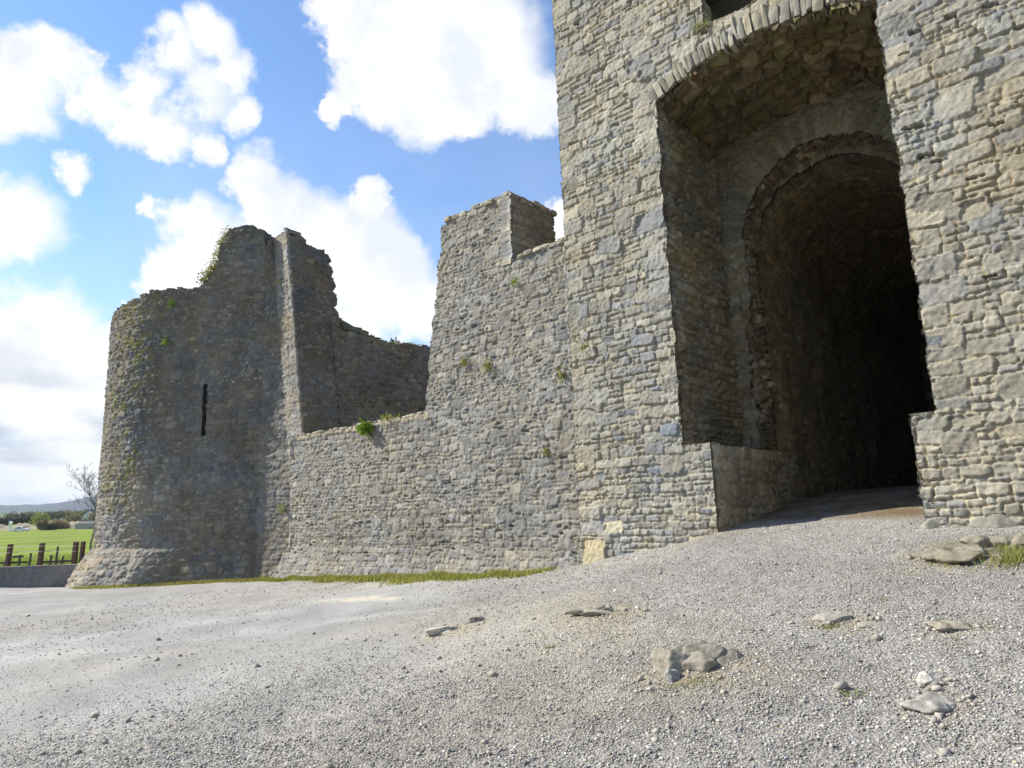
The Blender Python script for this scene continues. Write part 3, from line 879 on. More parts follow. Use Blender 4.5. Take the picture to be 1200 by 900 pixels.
us = at_flat(-8.62)
slit = (np.abs(UU - us) < .06) & (ZZ > 4.0) & (ZZ < 5.45)
keep &= ~slit
sheet('tower_wall', P, N, m.h, m.c, M_STONE, tower, mask=keep, thick=.55)
# unseen solid core added to keep the slit dark, below the broken wall top
cv = tower_plan(6.0); cv = np.concatenate([cv[:30], [np.array([-7.5, 19.4])]])
cen = cv.mean(0); cv = cen + (cv - cen) * .86
n_ = len(cv)
make('core', [(*p, -.2) for p in cv] + [(*p, 7.4) for p in cv], [tuple(range(n_))[::-1], tuple(range(n_, 2 * n_))] + [(i, (i + 1) % n_, n_ + (i + 1) % n_, n_ + i) for i in range(n_)], M_CORE, tower)
# stub mass behind the strip
V = []
for zz in np.linspace(3.0, 9.2, 7):
    V += [W(P0(zz) - .08, .62, zz), W(PSt(zz) + .1, .5, zz), W(PSt(zz) + .1, 1.55, zz), W(P0(zz) + .5, 1.6, zz)]
Fc = [(0, 1, 2, 3), tuple(len(V) - 4 + i for i in (3, 2, 1, 0))]
for k in range(6):
    for i in range(4):
        a_, b_ = k * 4 + i, k * 4 + (i + 1) % 4; Fc.append((a_, b_, b_ + 4, a_ + 4))
make('core', V, Fc, M_CORE, tower)

side = thing('side_wall', 'dark shaded inner face of the side curtain wall seen over the low wall', 'castle wall', tuple(W(16.1, 6, .3)), 'castle curtain walls')
SL = 11.0
m = Masonry(SL, 7.7, .04, 71, relief=.04, edge=.02, mortar=(.19, .165, .125), pal=TGREY, warp=.05, ragged=.02, tone=.25, stain=.35, rough=.012)
m.courses(ch=(.09, .2), asp=(.8, 2.2), gap=.024, split=.2); m.pins(600, (.04, .08))
m.h += .04 * fbm(m.ny, m.nx, .5 / .04, m.rng, 4)
vg, ug = np.meshgrid(np.arange(m.ny) * .04, np.arange(m.nx) * .04, indexing='ij')
m.finish(lichen=.1, moss=.10 + .25 * np.clip((vg - 6.2) / 1., 0, 1))
P = W(0, 0) + ug[..., None] * NV + (1.42 + 0 * ug)[..., None] * NV + PSt(vg)[..., None] * DV + vg[..., None] * UP
N = np.broadcast_to(-DV, P.shape)
sc = 1.42 + (np.arange(m.nx - 1) + .5) * .04
tp = np.interp(sc, [1.4, 1.75, 2.2, 2.6, 3.7, 4.4, 5.1, 12.5], [7.12, 7.0, 6.98, 6.95, 6.85, 6.95, 6.98, 6.9]) + np.repeat(rg.normal(0, .025, 80), 5)[:len(sc)]
keep = (np.arange(m.ny - 1) * .04)[:, None] < tp[None, :]
sheet('wall_face', P, N, m.h, m.c, M_STONE, side, mask=keep, thick=.35)
boxes('core', [(16.75, 17.9, 1.7, 12.4, -.2, 6.4)], M_CORE, side)
# sloping broken heap on its wall-walk, higher near the tower
V = []; ks = np.linspace(1.6, 4.3, 15)
ht = np.interp(ks, [1.6, 1.9, 2.3, 3.0, 3.9, 4.3], [7.3, 7.55, 7.62, 7.35, 6.95, 6.7])
for s_, h_ in zip(ks, ht):
    hh = h_ + rg.normal(0, .03)
    V += [W(16.62, s_, 6.6), W(16.85, s_, hh - .25), W(17.3, s_, hh), W(17.9, s_, hh - .2), W(18.0, s_, 6.4)]
Fc = [(i * 5 + j, i * 5 + j + 1, i * 5 + j + 6, i * 5 + j + 5) for i in range(14) for j in range(4)]
make('rubble_core', V, np.array(Fc), M_ROCK, side, np.full((len(V), 3), (.13, .125, .085)))
sp = []
for k in range(46):
    s_ = rg.uniform(1.6, 4.2); h_ = np.interp(s_, ks, ht); u_ = rg.uniform(0, 1)
    sp.append((W(16.7 + .6 * u_, s_, 6.75 + (h_ - 6.75) * u_ + .02), np.array([DV, UP, NV]), (rg.uniform(.15, .3), rg.uniform(.08, .16), rg.uniform(.15, .35))))
blocks('rubble', sp, M_STONE, side, 72, [(.17, .16, .12), (.19, .175, .14), (.14, .14, .08)])

# ================================================================== GROUND
th = np.concatenate([np.arange(-52, 52, .2), np.arange(52, 308.1, 4.0)])
th = np.radians(th)
rad = [.05, .3, .8, 1.4, 2.0]
while rad[-1] < 34: rad.append(rad[-1] * (1.0125 if rad[-1] > 3 else 1.06))
while rad[-1] < 6000: rad.append(rad[-1] * 1.25)
rad = np.array(rad)
TH, RD = np.meshgrid(th, rad)
gx = RD * np.sin(TH); gy = RD * np.cos(TH)
gz = ground_z(gx, gy)
nr_, nc_ = gx.shape


def wnoise(x, y, scale, seed, octs=4):
    """value noise in world coordinates"""
    rr_ = np.random.default_rng(seed); tab = rr_.random((256, 256)); out = 0; amp = 1; tt_ = 0
    for k in range(octs):
        u = x / scale * 2 ** k + 31.7 * k + 1000; v = y / scale * 2 ** k + 17.3 * k + 1000
        iu = np.floor(u).astype(int); iv = np.floor(v).astype(int); fu = u - iu; fv = v - iv
        fu = fu * fu * (3 - 2 * fu); fv = fv * fv * (3 - 2 * fv)
        a = tab[iv % 256, iu % 256]; b = tab[iv % 256, (iu + 1) % 256]; c = tab[(iv + 1) % 256, iu % 256]; d_ = tab[(iv + 1) % 256, (iu + 1) % 256]
        out = out + amp * ((a * (1 - fu) + b * fu) * (1 - fv) + (c * (1 - fu) + d_ * fu) * fv - .5); tt_ += amp; amp *= .55
    return out * 2 / tt_


def coarse_at(x, y):
    """1 where loose chippings lie, 0 where the surface is packed fine"""
    r = np.hypot(x, y)
    f = np.clip((r - 5.5) / 4.5, 0, 1) * np.clip((.6 - x - .12 * (y - 5)) / 2.2, 0, 1)
    return np.clip(1 - .72 * f + .7 * wnoise(x, y, 2.2, 5, 4) * .8, 0, 1)


def dirt_at(x, y):
    return np.clip((wnoise(x, y, 2.6, 9, 5) + .04) / .35, 0, 1) * (.3 + .7 * np.clip((x + 1.0) / 3, 0, 1))


ROCKS = [(1.27, 5.10, .36), (2.27, 4.02, .20), (2.40, 4.30, .10), (2.5, 5.55, .26), (3.06, 5.10, .22), (.80, 6.88, .34), (-.68, 7.4, .30), (4.3, 6.8, .5), (4.9, 6.7, .5)]


def ground_col(x, y):
    co = coarse_at(x, y)[..., None]; di = dirt_at(x, y)[..., None]
    n1 = wnoise(x, y, .5, 12, 4)[..., None]; n2 = wnoise(x, y, 5, 13, 3)[..., None]
    c = np.array([.31, .296, .273]) * co + np.array([.268, .267, .262]) * (1 - co)
    c = c * (1 - .8 * di) + np.array([.335, .293, .218]) * .8 * di
    c = c * (1 + .20 * n1 + .30 * n2)
    # worn tracks swinging round towards the gate, and earth around the bedded rocks
    for off_ in (0., 1.5):
        tr_ = np.clip(1 - np.abs(y - 8.6 - off_ - .10 * (x + 6) ** 1 + .5 * np.sin(x * .45)) / .38, 0, 1)[..., None] * np.clip((1.5 - x) / 3, 0, 1)[..., None]
        c = c * (1 + .13 * tr_ * (1 + 1.2 * n1))
    for rx_, ry_, rr_ in ROCKS:
        e_ = np.clip(1.5 - np.hypot(x - rx_, (y - ry_) * 1.2) / rr_ + .8 * wnoise(x, y, .18, 27, 3), 0, 1)[..., None]
        c = c * (1 - .75 * e_) + np.array([.285, .24, .165]) * .75 * e_
    t = x * DV[0] + y * DV[1]; q = DIST - (x * NV[0] + y * NV[1])
    # pale bare limestone patch
    pk = np.clip(1.1 - ((t - 9.55) / .95) ** 2 - ((q - 2.55 - .25 * (t - 9.5)) / .42) ** 2 + 1.5 * wnoise(x, y, .6, 15, 5), 0, 1)[..., None]
    c = c * (1 - pk) + np.array([.43, .40, .32]) * pk
    # straw and darker brown earth in the passage
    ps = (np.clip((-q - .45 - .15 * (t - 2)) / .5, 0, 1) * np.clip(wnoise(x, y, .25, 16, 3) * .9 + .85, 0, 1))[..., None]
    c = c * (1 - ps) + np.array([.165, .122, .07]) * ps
    # green film by the wall foot
    mo_ = (np.clip(1.15 - np.hypot((t - .9) / .9, (q - 1.1) / .8), 0, 1) * np.clip(wnoise(x, y, .35, 19, 4) * 1.3 + .75, 0, 1))[..., None]
    c = c * (1 - mo_) + np.array([.185, .16, .085]) * mo_
    gr = (np.clip(1 - np.abs(q - .22) / .45, 0, 1) * np.clip(t - 6.6, 0, 1) * np.clip(wnoise(x, y, .4, 17, 3) + .7, 0, 1))[..., None] * (q > -.2)[..., None]
    c = c * (1 - .7 * gr) + np.array([.16, .16, .05]) * .7 * gr
    return np.clip(c, .02, .8)


near = np.clip((30 - RD) / 10, 0, 1)
gz = gz + near * (.010 * wnoise(gx, gy, .35, 21, 3) + .007 * coarse_at(gx, gy) * wnoise(gx, gy, .07, 22, 2))
idx = np.arange(nr_ * nc_).reshape(nr_, nc_)
nxt = np.roll(idx, -1, axis=1)
Q = np.stack([idx[:-1].ravel(), nxt[:-1].ravel(), nxt[1:].ravel(), idx[1:].ravel()], 1)
Q = Q[:, ::-1]
far_green = np.clip((RD - 45) / 20, 0, 1)[..., None]
gc = ground_col(gx, gy) * (1 - far_green) + np.array([.10, .14, .03]) * far_green
crs = coarse_at(gx, gy)
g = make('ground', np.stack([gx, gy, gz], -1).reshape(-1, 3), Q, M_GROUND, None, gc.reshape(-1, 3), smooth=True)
ca = g.data.attributes.new('Coarse', 'FLOAT', 'POINT'); ca.data.foreach_set('value', crs.astype(np.float32).ravel())
tag(g, kind='structure')

# loose crushed limestone
rg = np.random.default_rng(91)
NP_ = 230000
az = np.radians(rg.uniform(-42, 42, NP_)); rr = np.exp(rg.uniform(math.log(3.4), math.log(17), NP_))
px_ = rr * np.sin(az); py_ = rr * np.cos(az)
t_ = px_ * DV[0] + py_ * DV[1]; q_ = DIST - (px_ * NV[0] + py_ * NV[1])
ok = ((q_ > .12) | ((t_ > 2.0) & (t_ < 4.4) & (q_ > -.5))) & (rg.random(NP_) < (.04 + .96 * coarse_at(px_, py_) ** 1.8) * (1 - .6 * dirt_at(px_, py_)))
px_, py_, rr = px_[ok], py_[ok], rr[ok]; n = len(px_)
size = np.clip(rg.lognormal(math.log(.0054), .38, n), .0032, .022) * np.clip(rr / 9, 1, 1.6)
n2_ = 380; ax_ = np.radians(rg.uniform(-40, 40, n2_)); ar_ = np.exp(rg.uniform(math.log(3.6), math.log(11), n2_))
bx, by = ar_ * np.sin(ax_), ar_ * np.cos(ax_)
for rx_, ry_, rr_ in ROCKS:
    bx = np.concatenate([bx, rx_ + rg.normal(0, rr_ * .7, 28)]); by = np.concatenate([by, ry_ + rg.normal(0, rr_ * .5, 28)])
okb = (DIST - (bx * NV[0] + by * NV[1])) > .15; bx, by = bx[okb], by[okb]
px_ = np.concatenate([px_, bx]); py_ = np.concatenate([py_, by]); rr = np.hypot(px_, py_)
size = np.concatenate([size, np.clip(rg.lognormal(math.log(.016), .38, len(bx)), .009, .045)]); n = len(px_)
octa = np.array([[1, 0, 0], [-1, 0, 0], [0, 1, 0], [0, -1, 0], [0, 0, 1], [0, 0, -1.0]])
tri = np.array([[0, 2, 4], [2, 1, 4], [1, 3, 4], [3, 0, 4], [2, 0, 5], [1, 2, 5], [3, 1, 5], [0, 3, 5]])
sh = octa[None] * rg.uniform(.6, 1.35, (n, 6, 1)) + rg.normal(0, .22, (n, 6, 3))
ro = rg.uniform(0, 2 * math.pi, n); c_, s_ = np.cos(ro), np.sin(ro)
tl = rg.uniform(-.6, .6, n); ct, st = np.cos(tl), np.sin(tl)
R1 = np.zeros((n, 3, 3)); R1[:, 0, 0] = c_; R1[:, 0, 1] = -s_; R1[:, 1, 0] = s_; R1[:, 1, 1] = c_; R1[:, 2, 2] = 1
R2 = np.zeros((n, 3, 3)); R2[:, 0, 0] = 1; R2[:, 1, 1] = ct; R2[:, 1, 2] = -st; R2[:, 2, 1] = st; R2[:, 2, 2] = ct
sh = np.einsum('nij,nvj->nvi', R1 @ R2, sh * np.array([1.15, .9, .75]))
pz = ground_z(px_, py_) + .010 * wnoise(px_, py_, .35, 21, 3)
V = sh * size[:, None, None] + np.stack([px_, py_, pz + size * .25], -1)[:, None, :]
pc = np.array([.298, .285, .267])[None] * rg.lognormal(0, .30, (n, 1)) * (1 + rg.normal(0, .025, (n, 3)))
tan = rg.random(n) < .12; pc[tan] = np.array([.36, .315, .235]) * rg.uniform(.7, 1.2, (tan.sum(), 1))
wh = rg.random(n) < .035; pc[wh] = np.array([.45, .44, .41])
pc[-len(bx):] = np.array([.30, .275, .235]) * rg.uniform(.75, 1.25, (len(bx), 1))
bl = rg.random(n) < .08; bl[-len(bx):] = False; pc[bl] = np.array([.20, .20, .205])
g = make('gravel', V.reshape(-1, 3), (tri[None] + 6 * np.arange(n)[:, None, None]).reshape(-1, 3), M_PEBBLE, None, np.repeat(np.clip(pc, .03, .8), 6, axis=0))
tag(g, 'loose grey crushed limestone chippings scattered over the yard', 'gravel', kind='stuff')

# ------------------------------------------------------------------ rocks in the yard
def icos(sub):
    import bmesh
    bm = bmesh.new(); bmesh.ops.create_icosphere(bm, subdivisions=sub, radius=1)
    v = np.array([x.co[:] for x in bm.verts]); f = np.array([[q.index for q in p.verts] for p in bm.faces]); bm.free()
    return v, f


ICO_V, ICO_F = icos(5)


def rock_mesh(size, seed, planes=22, rough=.075):
    rr_ = np.random.default_rng(seed)
    v = ICO_V.copy()
    # cut by random planes for broken facets
    r = np.full(len(v), 9.)
    for k in range(planes):
        nn = rr_.normal(0, 1, 3); nn /= np.linalg.norm(nn); dd = rr_.uniform(.62, .95)
        c = v @ nn
        r = np.minimum(r, np.where(c > .05, dd / np.maximum(c, .05), 9.))
    r = np.minimum(r, 1.2)
    v = v * r[:, None]
    asp_ = np.asarray(size) / min(size[0], size[1])
    q3 = ICO_V * np.minimum(asp_, 3)
    nz_ = (wnoise(q3[:, 0], q3[:, 1], .6, seed + 5, 5) + wnoise(q3[:, 1] + 7, q3[:, 2], .6, seed + 6, 5) + wnoise(q3[:, 0] + 3, q3[:, 2] + 5, .6, seed + 7, 5)) / 1.8
    lowf = (wnoise(q3[:, 0], q3[:, 1] + 4, 1.3, seed + 9, 2) + wnoise(q3[:, 1], q3[:, 2] + 2, 1.3, seed + 10, 2)) / 1.4
    v = v * (1 + rough * 2.2 * nz_ + .34 * lowf)[:, None]
    return v * np.asarray(size), nz_


def rock(x, y, size, rot, seed, col, label, sink=.3, tilt=0., name='rock', group=None):
    size = (size[0] * 1.08, size[1] * 1.15, size[2] * 1.05); sink = max(sink, .36) + .09; col = tuple(.5 * c + .5 * k for c, k in zip(col, np.mean(col) * np.array([1.06, 1.0, .88])))
    if size[0] > .2 and name == 'rock':      # a broken outcrop: several humps grown together
        parts = []
        for k_, (ox, oy, sx_, sz_) in enumerate(((-.42, .05, .62, .9), (.12, .1, .6, 1.05), (.55, -.12, .5, .78), (-.1, -.35, .5, .6))):
            v_, n_ = rock_mesh((size[0] * sx_, size[1] * .75, size[2] * sz_), seed + 40 * k_)
            parts.append((v_ + np.array([ox * size[0], oy * size[1], 0]), n_))
        v = np.concatenate([p_[0] for p_ in parts]); nz_ = np.concatenate([p_[1] for p_ in parts]); fc_ = np.concatenate([ICO_F + len(ICO_V) * k_ for k_ in range(4)])
    else:
        v, nz_ = rock_mesh(size, seed); fc_ = ICO_F
    c, s = math.cos(rot), math.sin(rot); ct_, st_ = math.cos(tilt), math.sin(tilt)
    v = v @ np.array([[ct_, 0, -st_], [0, 1, 0], [st_, 0, ct_]])
    v = v @ np.array([[c, s, 0], [-s, c, 0], [0, 0, 1]])
    gz_ = float(ground_z(x, y))
    v = v + np.array([x, y, gz_ + size[2] * (1 - 2 * sink)])
    cc = np.array(col)[None] * (1 + .75 * nz_[:, None])
    top_ = (v[:, 2] - v[:, 2].min()) / np.ptp(v[:, 2])
    o = make(name, v, fc_, M_ROCK, None, np.clip(cc, .03, .8), smooth=False)
    return tag(o, label, 'rock', group or 'rocks bedded in the gravel yard')


rock(1.27, 5.16, (.33, .17, .15), .10, 3, (.24, .21, .155), 'largest pale limestone outcrop with dark undercut side breaking through the foreground gravel', .42)
rock(1.03, 4.96, (.10, .05, .075), .9, 4, (.23, .23, .23), 'small grey slab leaning on the left end of the largest outcrop', .34, .5)
rock(2.27, 4.05, (.15, .08, .075), -.05, 14, (.29, .275, .25), 'pale flat rock with a dark pointed end at the lower right of the yard', .42)
rock(2.40, 4.33, (.06, .05, .06), .6, 6, (.44, .42, .37), 'small whitish rock just behind the pale flat rock', .36)
rock(2.46, 5.66, (.18, .09, .055), .05, 7, (.26, .235, .20), 'long low grey rock nearly buried in gravel below the dark entrance', .46)
rock(2.62, 5.40, (.10, .06, .03), .05, 18, (.36, .32, .235), 'flat buff stone flush in gravel just below the long low grey rock', .46)
rock(3.06, 5.12, (.16, .08, .06), .1, 8, (.25, .215, .145), 'brownish half-buried rock in the gravel between entrance pier and pale flat rock', .45)
rock(.80, 6.92, (.28, .10, .055), .15, 9, (.28, .245, .18), 'low tan ledge of bedrock crossing the gravel below the left entrance plinth', .44)
rock(-.74, 7.36, (.19, .10, .05), .5, 10, (.36, .33, .26), 'pale flat bedrock patch left of the low tan ledge', .44)
rock(-.44, 7.62, (.15, .08, .045), .4, 17, (.29, .265, .22), 'small grey bedrock lump just behind the pale flat bedrock patch', .42)
rock(4.25, 6.80, (.36, .22, .11), -.1, 11, (.215, .185, .115), 'broad mossy tan boulder at the foot of the right entrance pier', .42)
rock(4.72, 7.0, (.28, .18, .09), .2, 12, (.20, .18, .125), 'grey footing boulder right of the broad mossy tan boulder', .42)
rock(4.95, 6.62, (.26, .18, .12), -.3, 13, (.225, .195, .13), 'tan boulder near the right edge beside the grass tuft', .42)
rock(-13.0, 20.3, (.55, .16, .16), .35, 15, (.36, .34, .28), 'pale slab of stone lying against the left foot of the round tower', .3, .25)

# tumbled footing stones under the right-hand pier
rr = np.random.default_rng(83); V = []; Fc = []; C = []
for k in range(9):
    t = 1.80 - k * .3 + rr.uniform(-.06, .06); sz = (rr.uniform(.14, .23), rr.uniform(.12, .16), rr.uniform(.09, .16))
    v, nz_ = rock_mesh(sz, 300 + k, planes=7, rough=.06)
    a_ = ANG + rr.uniform(-.3, .3); c_, s_ = math.cos(a_), math.sin(a_)
    v = v @ np.array([[-s_, c_, 0], [c_, s_, 0], [0, 0, 1]]) + W(t, .09 + rr.uniform(-.03, .05), 1.25 + rr.uniform(0, .07))
    Fc.append(ICO_F + len(ICO_V) * k); V.append(v); C.append(np.array([.235, .222, .185])[None] * rr.uniform(.85, 1.2) * (1 + .4 * nz_[:, None]))
make('footing', np.concatenate(V), np.concatenate(Fc), M_ROCK, gate, np.clip(np.concatenate(C), .03, .7))

# ------------------------------------------------------------------ plants
def leaf_cloud(pts, nrm_, size, col, rng, bend=.5, asp=.55, var=.3):
    """small pointed leaves (two triangles each) at pts with random turn; returns verts, tris, colours"""
    n = len(pts)
    a = rng.normal(0, 1, (n, 3)); a /= np.linalg.norm(a, axis=1, keepdims=True)
    a = a + nrm_; a /= np.linalg.norm(a, axis=1, keepdims=True)
    b = np.cross(a, rng.normal(0, 1, (n, 3))); b /= np.linalg.norm(b, axis=1, keepdims=True)
    L = size * rng.uniform(.6, 1.4, (n, 1))
    v = np.stack([pts, pts + a * L * .5 + b * L * asp * .5, pts + a * L, pts + a * L * .5 - b * L * asp * .5], 1)
    f = np.array([[0, 1, 2], [0, 2, 3]])[None] + 4 * np.arange(n)[:, None, None]
    c = np.asarray(col)[None] * rng.uniform(1 - var, 1 + var, (n, 1)) * (1 + rng.normal(0, .08, (n, 3)))
    return v.reshape(-1, 3), f.reshape(-1, 3), np.repeat(np.clip(c, .01, .8), 4, axis=0)


def tuft(name, pos, r, n, size, col, label, out=(0, 0, .4), seed=0, cat='plant', group=None, flat_=(1, 1, 1), asp=.5):
    rng = np.random.default_rng(seed + 400)
    n = int(n * 1.6); p = rng.normal(0, .46, (n, 3)) * r * 1.1 * np.array(flat_) + np.asarray(pos)
    v, f, c = leaf_cloud(p, np.asarray(out, float), size, col, rng, asp=asp)
    o = make(name, v, f, M_LEAF, None, c)
    return tag(o, label, cat, group or 'plants rooted in the castle walls')


BR = (.16, .25, .03); OL = (.21, .215, .04); DK = (.06, .08, .02)
mo = -NV * .5 + UP * .5
tuft('fern', W(12.96, .16, 3.62), .15, 130, .12, BR, 'bright green fern growing on the top edge of the low wall', mo, 1)
tuft('wall_plant', W(12.2, .2, 3.8), .10, 60, .06, OL, 'thin olive weeds on the low wall top right of the bright fern', mo, 2, flat_=(2.2, 2.2, .5))
tuft('wall_plant', W(9.72, .20, 4.63), .09, 60, .05, OL, 'left of two olive moss clumps side by side midway up the tall curtain wall', mo, 3)
tuft('wall_plant', W(9.08, .20, 4.45), .13, 80, .05, OL, 'right of two olive moss clumps side by side midway up the tall curtain wall', mo, 4)
tuft('wall_plant', W(7.28, .20, 3.98), .12, 70, .05, OL, 'olive moss clump on the curtain wall close to the gatehouse corner', mo, 5, flat_=(.6, .6, 1.4))
tuft('wall_plant', W(7.71, .20, 2.65), .08, 50, .05, OL, 'lowest small green tuft on the curtain wall near the gatehouse', mo, 6)
tuft('wall_plant', W(8.3, .20, 5.95), .07, 45, .05, BR, 'small green tuft just under the notch of the curtain wall crest', mo, 7)
tuft('wall_plant', (-9.75, 19.0, 7.9), .13, 90, .06, BR, 'small bright plant near the top of the round tower', (-.2, -.8, .3), 8)
tuft('wall_plant', (-9.88, 18.98, 6.75), .11, 70, .06, BR, 'second small bright plant lower on the round tower face', (-.2, -.8, .3), 9)
_p = np.array([0, .02, 0]) + np.array([[-8.8, 18.95, 8.55], [-8.65, 18.95, 8.75], [-8.5, 18.95, 9.0], [-8.4, 18.95, 9.3], [-8.3, 18.95, 9.6], [-8.2, 18.93, 9.85]])
rng = np.random.default_rng(55); pp = np.concatenate([q + np.array([-.02, .02, .02]) + rng.normal(0, .085, (420, 3)) * np.array([1, 1.5, 1.3]) for q in _p])
v, f, c = leaf_cloud(pp, np.array([-.3, -.3, .3]), .06, (.20, .205, .05), rng)
tag(make('ivy', v, f, M_LEAF, None, c), 'green ivy climbing the broken step in the round tower top', 'plant')
tuft('moss_clump', W(16.95, 1.92, 7.2), .22, 160, .09, BR, 'bright green moss clump beside the tall stub on the side wall', (.3, -.3, .5), 10, flat_=(1, 1, .5))
tuft('wall_plant', W(17.0, 4.1, 6.98), .16, 110, .10, DK, 'dark green weed on the side wall top farther right of the rubble slope', (.2, -.2, .6), 11)
tuft('wall_plant', W(17.0, 4.75, 7.02), .13, 80, .09, BR, 'rightmost green weed on the side wall top next to the tall curtain wall', (.2, -.2, .6), 12)
rng = np.random.default_rng(57); ks_ = rng.uniform(1.7, 5.6, 1500)
pp = np.array([W(16.9 + rng.uniform(-.25, .25), k, np.interp(k, [1.6, 2.3, 3.7, 4.4, 5.6], [7.1, 7.02, 6.88, 6.98, 6.98]) + abs(rng.normal(0, .05))) for k in ks_])
v, f, c = leaf_cloud(pp, np.array([.3, -.3, .6]), .07, (.13, .15, .035), rng)
tag(make('creeper', v, f, M_LEAF, None, c), 'low dark green growth trailing along the top of the shaded side wall', 'plant')
tuft('wall_plant', W(17.2, .3, 8.3), .12, 60, .08, BR, 'green weed in the cleft between round tower and narrow sunlit edge', (.0, -.6, .2), 13)
tuft('wall_plant', W(16.6, .12, 1.9), .14, 60, .06, OL, 'olive tuft on the corner of the low wall beside the tower cleft', mo, 14)
tuft('wall_plant', W(6.55, -.03, 4.3), .08, 40, .05, OL, 'olive moss speck on the gatehouse front left of the arch', mo, 15)


def blades(pts, hgt, wid, col, rng, lean=.5, var=.35):
    n = len(pts); a = rng.uniform(0, 2 * math.pi, n); H_ = hgt * rng.uniform(.4, 1.3, n)
    wv_ = np.stack([np.cos(a), np.sin(a), 0 * a], 1) * wid
    ln = np.stack([rng.normal(0, lean, n), rng.normal(0, lean, n), np.ones(n)], 1) * H_[:, None]
    v = np.stack([pts - wv_, pts + wv_, pts + ln * .55 + wv_ * .7, pts + ln], 1)
    f = np.array([[0, 1, 2], [0, 2, 3]])[None] + 4 * np.arange(n)[:, None, None]
    c = np.asarray(col)[None] * rng.uniform(1 - var, 1 + var, (n, 1)); dry = rng.random(n) < .25; c[dry] = np.array([.30, .26, .10])
    return v.reshape(-1, 3), f.reshape(-1, 3), np.repeat(np.clip(c, .01, .8), 4, axis=0)


rng = np.random.default_rng(66)
# grass along the foot of the curtain wall and the tower
tg = 7.3 + rng.beta(1.6, 1.3, 16000) * 9.6
sg = -.10 - np.abs(rng.normal(0, .14, 16000)) * np.interp(tg, [7.3, 8.2, 12, 14, 17], [.3, 1.5, 2.0, .9, .6]) * (1 + .5 * np.sin(tg * 3.1) * np.sin(tg * 1.3))
pts = np.array([W(a, b) for a, b in zip(tg, sg)]); pts[:, 2] = ground_z(pts[:, 0], pts[:, 1]) - .005
hv_ = .085 + .06 * np.clip(np.sin(tg * 2.3) * np.sin(tg * 5.9 + 1), 0, 1)
v1, f1, c1 = blades(pts, hv_ * .9, .010, (.28, .29, .05), rng)
an = np.radians(rng.uniform(120, 215, 2600)); R_ = TR + .56 + np.abs(rng.normal(0, .16, 2600))
pts = np.stack([TC[0] + R_ * np.sin(an), TC[1] + R_ * np.cos(an), 0 * an], 1)
fl = pts[:, 0] > -9.9; pts[fl, 1] = np.interp(pts[fl, 0], [-9.9, -6.6], [18.6, 18.2]) - np.abs(rng.normal(0, .12, fl.sum()))
pts[:, 2] = ground_z(pts[:, 0], pts[:, 1]) - .005
v2, f2, c2 = blades(pts, .09, .008, (.30, .29, .05), rng)
tag(make('wall_foot_grass', np.concatenate([v1, v2]), np.concatenate([f1, f2 + len(v1)]), M_LEAF, None, np.concatenate([c1, c2])), 'strip of short yellowish grass along the foot of the walls', 'grass', kind='stuff')


def grass_tuft(x, y, r, n, h_, label, col=(.17, .20, .04), seed=0, z=None, cat='grass tuft'):
    rng = np.random.default_rng(seed + 900)
    pts = np.stack([x + rng.normal(0, r, n), y + rng.normal(0, r * .6, n), np.zeros(n)], 1)
    pts[:, 2] = (ground_z(pts[:, 0], pts[:, 1]) - .005) if z is None else z
    v, f, c = blades(pts, h_, .004, col, rng)
    return tag(make('grass_tuft', v, f, M_LEAF, None, c), label, cat, 'grass tufts in the yard')


grass_tuft(4.55, 6.35, .16, 500, .12, 'largest grass tuft at the right edge below the boulders', seed=1)
grass_tuft(4.1, 6.62, .10, 200, .06, 'low grass patch at the left foot of the broad mossy tan boulder', seed=8)
grass_tuft(4.70, 6.72, .12, 260, .07, 'grass growing between the broad mossy boulder and the right edge boulders', seed=9)
grass_tuft(3.0, 5.9, .05, 60, .03, 'tiny lone tuft on the slope just below the entrance threshold', seed=10)
grass_tuft(4.45, 6.98, .07, 120, .07, 'small grass tuft against the footing of the right pier', seed=2)
grass_tuft(1.12, 4.82, .09, 160, .03, 'thin grass in front of the largest pale outcrop', seed=3)
grass_tuft(2.40, 5.48, .05, 90, .03, 'tiny green tuft in front of the long low grey rock', seed=4)
grass_tuft(.25, 6.1, .04, 60, .03, 'lone tiny green tuft amid gravel left of the largest outcrop', seed=5)
grass_tuft(1.95, 4.35, .05, 60, .025, 'faint green tuft left of the small whitish rock', seed=6)
_q = W(3.95, -.02, 8.93)
grass_tuft(_q[0], _q[1], .10, 160, .16, 'grass tuft growing on stones above the entrance arch', seed=7, z=_q[2])

# straw litter in the entrance is part of the passage floor

# ================================================================== BACKGROUND: retaining wall, fence, field, trees
ret = thing('retaining_wall', 'low grey block retaining wall at the left edge below the fence', 'wall', (-15, 19.9, 0))
m = Masonry(34, .78, .03, 101, relief=.012, edge=.02, mortar=(.14, .135, .13), pal=[((.15, .145, .14), 3), ((.17, .16, .155), 2), ((.135, .13, .135), 2)], warp=.01, ragged=.004, tone=.15, stain=.3)
yy = 0
while yy < .8:
    xx = -(yy / .19 % 2) * .2
    while xx < 34:
        m.paint(xx + .2, yy + .095, .392, .182, jag=.02, cut=.05); xx += .4
    yy += .19
m.finish()
P, N = flat(m, (-45, 19.95, -.2), (1, 0, 0), (0, 0, 1), (0, -1, 0))
sheet('block_face', P, N, m.h, m.c, M_STONE, ret, thick=.35)

